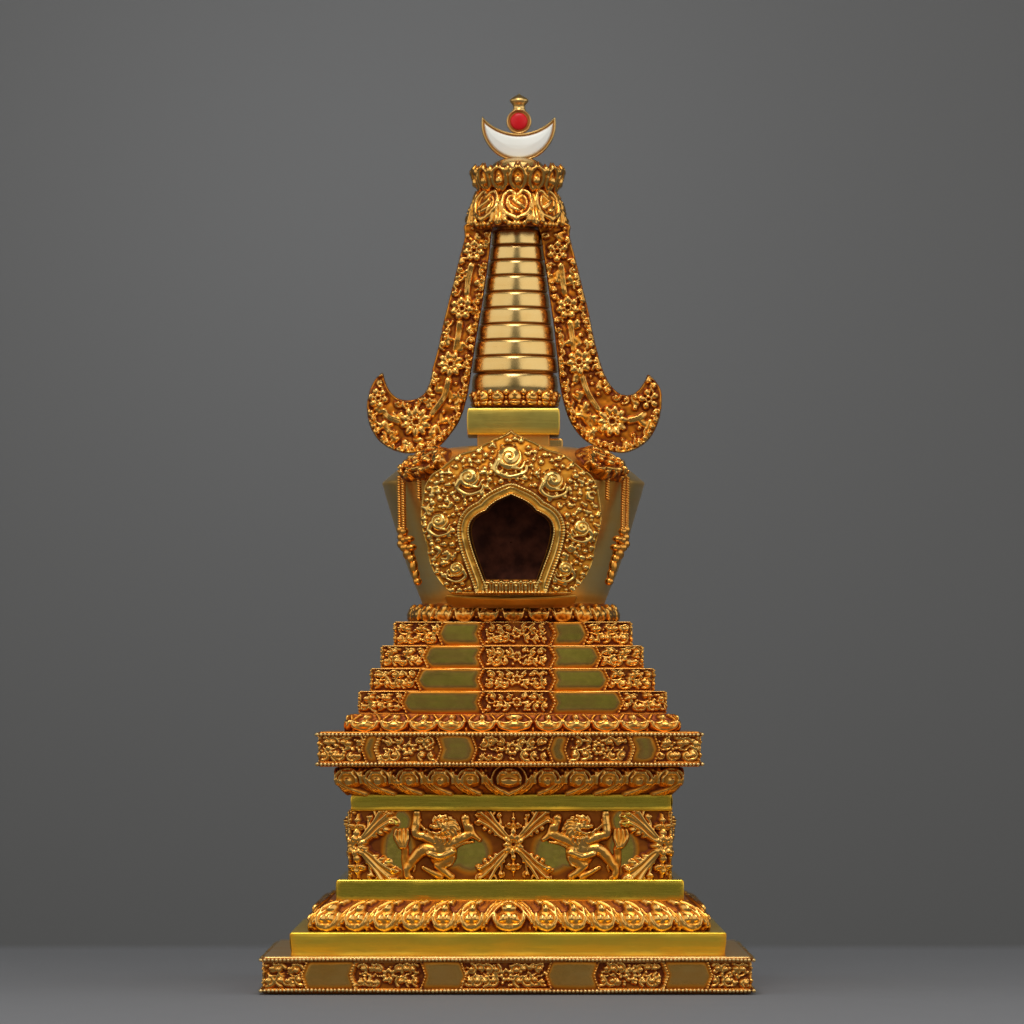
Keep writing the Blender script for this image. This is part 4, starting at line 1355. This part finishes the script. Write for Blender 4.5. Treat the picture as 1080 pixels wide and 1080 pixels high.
def streamer(poly, flowers, stems, tipflower, yplane, seed):
    P = catmull(poly, 1.5, closed=True)
    xa, ya = P.min(0) - 2; xb, yb = P.max(0) + 2
    h = HF(xa, xb, ya, yb, 0.5, ground=.72)
    sd = poly_sd(h.X, h.Y, P)
    av = []
    for (x, y, R, n) in flowers:
        h.flower(x, y, R, n=n, h=5.4, rot=.3 + x); av.append((x, y, R * .97))
    for pts in stems:
        q = catmull(pts, 1)
        h.stroke(pts, 4.4, 3.6, 2.8, 2.4)
        for o in (-2.2, 0, 2.2):
            d = np.gradient(q, axis=0); d /= np.linalg.norm(d, axis=1)[:, None]
            h.stroke([(a[0] - b_[1] * o, a[1] + b_[0] * o) for a, b_ in zip(q[::4], d[::4])], .8, .7, 3.2, 2.6)
        av += [(a[0], a[1], 3.0) for a in q[::3]]
    # curl beads that follow both edges
    inner = resample(P, 8.2, closed=True)
    rr = np.random.RandomState(seed)
    gx = np.gradient(sd, h.rx, axis=1); gy = np.gradient(sd, h.ry, axis=0)
    for x, y in inner:
        j = min(sd.shape[0] - 1, max(0, int((y - h.y0) / h.ry))); i = min(sd.shape[1] - 1, max(0, int((x - h.x0) / h.rx)))
        g = np.array([gx[j, i], gy[j, i]]); g /= np.linalg.norm(g) + 1e-9
        x2, y2 = x - g[0] * 4.9, y - g[1] * 4.9
        if y2 < 246 or any((x2 - a) ** 2 + (y2 - b_) ** 2 < (2.9 + c) ** 2 for a, b_, c in av):
            continue
        av.append((x2, y2, 3.5))
        h.curl(x2, y2, 3.9 + .6 * rr.rand(), 1 if rr.rand() < .5 else -1, rr.rand() * 6.28, 4.8, tail=3)
    # leafy swirls in the broad foot
    for _ in range(260):
        a = rr.rand() * 6.28; x = xa + rr.rand() * (xb - xa); y = 250 + rr.rand() * (yb - 250)
        j = min(sd.shape[0] - 1, int((y - h.y0) / h.ry)); i = min(sd.shape[1] - 1, int((x - h.x0) / h.rx))
        if sd[j, i] > -5 or h.H[j, i] > .8:
            continue
        h.stroke([(x, y), (x + 5 * math.cos(a), y + 5 * math.sin(a)), (x + 8 * math.cos(a + 1), y + 8 * math.sin(a + 1))], 4.2, 1.8, 3.0, 1.8)
    h.scatter(-sd, 3500, (2.3, 3.5), 3.6, gap=2.2, avoid=av, seed=seed, clear=2.2, curls=.15)
    h.H += 1.0 * np.exp(-((-sd - 1.0) / .9) ** 2)
    h.noise(2.0, 9, seed); h.noise(.4, 3.5, seed + 1); h.soften(3)
    k = k_at(yplane)
    mp = lambda x, y, hh: ((x - CXV) * k, yplane - hh, (EYE - y) * k)
    return plate('streamer', h, sd, 7.0, mp, M_RELIEF, root, edge=1.8, hi=3.8)


left_poly = Z2([(505, 25), (498, 90), (472, 190), (440, 320), (410, 440), (382, 570), (358, 660), (345, 720), (318, 772), (265, 797), (208, 790), (172, 758), (150, 712), (140, 678), (112, 700), (85, 750), (70, 820), (80, 900), (110, 960), (160, 1005), (230, 1030), (300, 1028), (380, 1005), (432, 955), (478, 885), (506, 800), (520, 730), (533, 640), (552, 520), (576, 380), (600, 220), (618, 60), (622, 25)])
streamer(left_poly, [(*Z2([(540, 143)])[0], 11.5, 7), (*Z2([(487, 397)])[0], 12.5, 7), (*Z2([(438, 640)])[0], 14, 9), (*Z2([(285, 893)])[0], 16.5, 10), (*Z2([(120, 790)])[0], 11, 6)],
         [Z2([(528, 210), (515, 270), (508, 335)]), Z2([(478, 460), (470, 520), (458, 585)]), Z2([(428, 710), (410, 780), (355, 860)]), Z2([(210, 890), (170, 875), (145, 850)])], None, -14, 31)
right_poly = Z3([(160, 25), (168, 80), (185, 200), (205, 340), (225, 480), (240, 620), (250, 720), (270, 820), (300, 900), (350, 965), (420, 1008), (520, 1030), (590, 1010), (650, 960), (690, 870), (698, 780), (682, 730), (640, 686), (620, 720), (590, 758), (550, 776), (500, 760), (455, 700), (425, 620), (400, 520), (375, 400), (350, 300), (320, 180), (295, 80), (288, 25)])
streamer(right_poly, [(*Z3([(240, 147)])[0], 11.5, 6), (*Z3([(285, 393)])[0], 12.5, 7), (*Z3([(335, 632)])[0], 14, 8), (*Z3([(480, 890)])[0], 16.5, 10), (*Z3([(640, 795)])[0], 11, 5)],
         [Z3([(256, 212), (264, 270), (272, 335)]), Z3([(296, 460), (305, 520), (312, 580)]), Z3([(350, 700), (375, 770), (420, 840)]), Z3([(555, 888), (590, 880), (620, 860)])], None, -14, 32)

# ------------------------------------------------------------------ crown
CC = 546.0
C = 2 * math.pi * 50
h = HF(0, C, 201, 242, 0.5, ground=1.0)
m = 8; w = C / m
for i in range(-1, m + 1):
    cx = i * w
    q = 1 if i % 2 else -1
    h.dome(cx, 219, w * .42, 2.4, ry=16)
    for sgn in (-1, 1):
        # double outline of the heart-shaped lobe
        h.stroke([(cx, 210.5), (cx + sgn * w * .18, 205.5), (cx + sgn * w * .36, 208.5), (cx + sgn * w * .42, 217), (cx + sgn * w * .30, 228), (cx, 234.5)], 2.2, 2.9, 4.4, 5.8)
        h.stroke([(cx, 215), (cx + sgn * w * .16, 210.5), (cx + sgn * w * .27, 214), (cx + sgn * w * .27, 221), (cx + sgn * w * .12, 228)], 1.4, 1.4, 3.6, 3.8)
    h.stroke([(cx - q * 8, 223), (cx - q * 2, 219), (cx + q * 4, 214.5)], 2.8, 2.0, 5.4, 4.2)
    h.stroke([(cx - q * 1, 226), (cx + q * 6, 222), (cx + q * 9, 216)], 2.6, 1.6, 5.0, 3.8)
    # leaf hanging between the lobes
    h.stroke([(cx + w * .5, 210), (cx + w * .5, 222), (cx + w * .5, 236)], 2.6, 5.2, 3.4, 6.0)
    for sgn in (-1, 1):
        h.stroke([(cx + w * .5, 214), (cx + w * (.5 + .10 * sgn), 223), (cx + w * (.5 + .2 * sgn), 236)], 1.6, 3.4, 3.8, 5.4)
    h.groove([(cx + w * .5, 222), (cx + w * .5, 238)], .9, 1.8)
    for u_ in (.05, .2, .8, .95):
        h.dome(cx + w * u_, 239, 3.4, 3.8)
h.noise(2.2, 8, 3); h.noise(.8, 3, 4); h.soften(3)
base_r = np.interp(h.ys, [201, 205, 212, 222, 232, 240, 242], [37.5, 39.5, 43.5, 46.5, 48.5, 49.8, 49.8])
prof = list(zip(base_r, h.ys))
H = h.H[:, :-1]; P = h.patina(4.5)[:, :-1]
n = H.shape[1]
prof += [(47, 241.5), (30, 240.5), (1, 240)]
H = np.vstack([H, np.zeros((3, n))]); P = np.vstack([P, np.full((3, n), .8)])
crown = lathe('crown_canopy', CC - 1, prof, M_RELIEF, root, n=n, H=H, Hp=P)

C = 2 * math.pi * 47
h = HF(0, C, 175.5, 202, 0.45, ground=1.0)
CUPDROP = 2.2
m = 14; w = C / m
for i in range(-1, m + 1):
    cx = i * w + .2
    h.dome(cx, 190, w * .5, 2.4, ry=13)
    for sgn in (-1, 1):
        h.stroke([(cx + sgn * w * .12, 201), (cx + sgn * w * .36, 194), (cx + sgn * w * .36, 185), (cx + sgn * w * .27, 180), (cx + sgn * w * .1, 177.5)], 2.9, 2.7, 4.2, 5.0)
        h.stroke([(cx + sgn * w * .1, 198), (cx + sgn * w * .2, 190), (cx, 184)], 1.2, 1.0, 3.0, 3.0)
    h.dome(cx, 191, 4.6, 6.6, ry=4.4); h.dome(cx, 198, 4.2, 4.4, ry=5)
    h.dome(cx + w * .5, 180, 4.2, 5.6, ry=4.6); h.stroke([(cx + w * .5, 184), (cx + w * .5, 197)], 1.7, 1.2, 2.8, 2.2)
h.noise(1.3, 5, 13); h.soften(3)
base_r = np.interp(h.ys, [175.5, 181, 188, 195, 202], [45.5, 45.5, 44.0, 41, 37])
th = np.linspace(0, 2 * math.pi, h.H.shape[1] - 1, endpoint=False)
prof = [(34, 181 + CUPDROP), (41, 178.5 + CUPDROP), (44, 175.8 + CUPDROP)] + list(zip(base_r, np.interp(h.ys, [175.5, 202], [175.5 + CUPDROP, 203])))
n = len(th)
H = np.vstack([np.zeros((3, n)), h.H[:, :-1]]); P = np.vstack([np.full((3, n), .5), h.patina(4.5)[:, :-1]])
cup = lathe('crown_lotus', CC, prof, M_RELIEF, root, n=n, H=H, Hp=P)
# scallop the lip of the cup
me = cup.data
co = np.empty(len(me.vertices) * 3, np.float32); me.vertices.foreach_get('co', co); co = co.reshape(len(prof), n, 3)
wv = (np.cos(th * m) * 0.5 + .5)
fall = np.array([0, .6, 1] + list(np.clip(1 - (h.ys - 175.5) / 6, 0, 1)))
co[:, :, 2] -= (wv[None, :] * 0 + (1 - np.abs(np.cos(th * m / 1.0)))[None, :] * 1.8 * fall[:, None]) * S
me.vertices.foreach_set('co', co.ravel()); me.update()
# floor of the cup and the little dome that carries the finial
lathe('crown_dome', CC, smooth_prof([(36, 184), (30, 180), (26, 173.2), (20, 169.4), (11, 167.2), (2, 166.6)][::-1], 1.0), M_SPIRE, cup, n=96, patina=.1)

# ------------------------------------------------------------------ crescent, sun and jewel
FY = -3.0
kf = k_at(FY)
def fm(x, y, d):
    return ((x - CXV) * kf, FY - d, (EYE - y) * kf)


MX = 547.0
A = lambda cx, cy, R, a0, a1, n: [(cx + R * math.cos(a), cy + R * math.sin(a)) for a in np.linspace(a0, a1, n)]
# outer arc from the left horn round the bottom to the right horn, inner arc back
RO, CO_ = 39.4, 131.0
a_l = math.atan2(122.5 - CO_, -38.4); a_r = math.atan2(123.5 - CO_, 38.6)
outer = A(MX, CO_, RO, a_l + 2 * math.pi if a_l < 0 else a_l, a_r, 60)
RI = 50.0; ci = 140.8 - RI
b_l = math.atan2(122.5 - ci, -38.4); b_r = math.atan2(123.5 - ci, 38.6)
innera = A(MX, ci, RI, b_r, b_l, 50)
cres = outer + innera[1:-1]
h = HF(505, 589, 118, 173, 0.4, ground=.4)
sd = poly_sd(h.X, h.Y, cres)
# gold setting = a ring around the stone
rim_sd = np.maximum(sd, -(sd + 2.3))
h.H += 0
mp = lambda x, y, hh: fm(x, y, hh)
moon_root = plate('crescent_setting', h, sd, 5.5, mp, M_BEAD, root, edge=1.0, back_relief=False, patina=np.full_like(h.X, .75))
plate('setting_rim', h, rim_sd, 9.5, mp, M_BEAD, moon_root, edge=1.0, back_relief=False, patina=np.full_like(h.X, .15))
h2 = HF(505, 589, 118, 173, 0.4, ground=0)
sdm = sd + 3.0
h2.H = 2.2 * np.sqrt(np.clip(-sdm / 10, 0, 1))
shell = plate('shell_crescent', h2, sdm, 9.0, mp, M_SHELL, moon_root, edge=2.2)
shell['label'] = 'white shell crescent'
# sun
h3 = HF(530, 565, 112, 146, 0.35, ground=.3)
rs = np.hypot(h3.X - 547.3, h3.Y - 128.3)
plate('sun_setting', h3, rs - 12.6, 6.0, mp, M_BEAD, moon_root, edge=1.0, back_relief=False, patina=np.full_like(h3.X, .8))
plate('sun_rim', h3, np.maximum(rs - 13.3, -(rs - 10.9)), 10, mp, M_BEAD, moon_root, edge=.9, back_relief=False, patina=np.full_like(h3.X, .15))
h3.H = 2.6 * np.sqrt(np.clip(1 - (rs / 9.9) ** 2, 0, 1))
coral = plate('coral_cabochon', h3, rs - 9.9, 8.5, mp, M_CORAL, moon_root, edge=2.5, back_relief=True)
coral['label'] = 'round red cabochon'
# jewel knob
pr = smooth_prof([(0.4, 99.2), (2.4, 100.8), (5.0, 102.2), (8.6, 104.4), (9.9, 106.4), (8.8, 108.8), (6.6, 111.6), (6.2, 114.0), (6.8, 117.2), (3, 118)], .7)
lathe('jewel_knob', MX + .5, pr, M_BEAD, moon_root, n=48, patina=.2, y0=FY)
pr = smooth_prof([(4, 166.5), (9, 168), (12, 170), (15, 172.5), (12, 174)], .7)
lathe('setting_foot', MX - .5, pr, M_BEAD, moon_root, n=64, patina=.2, y0=FY)
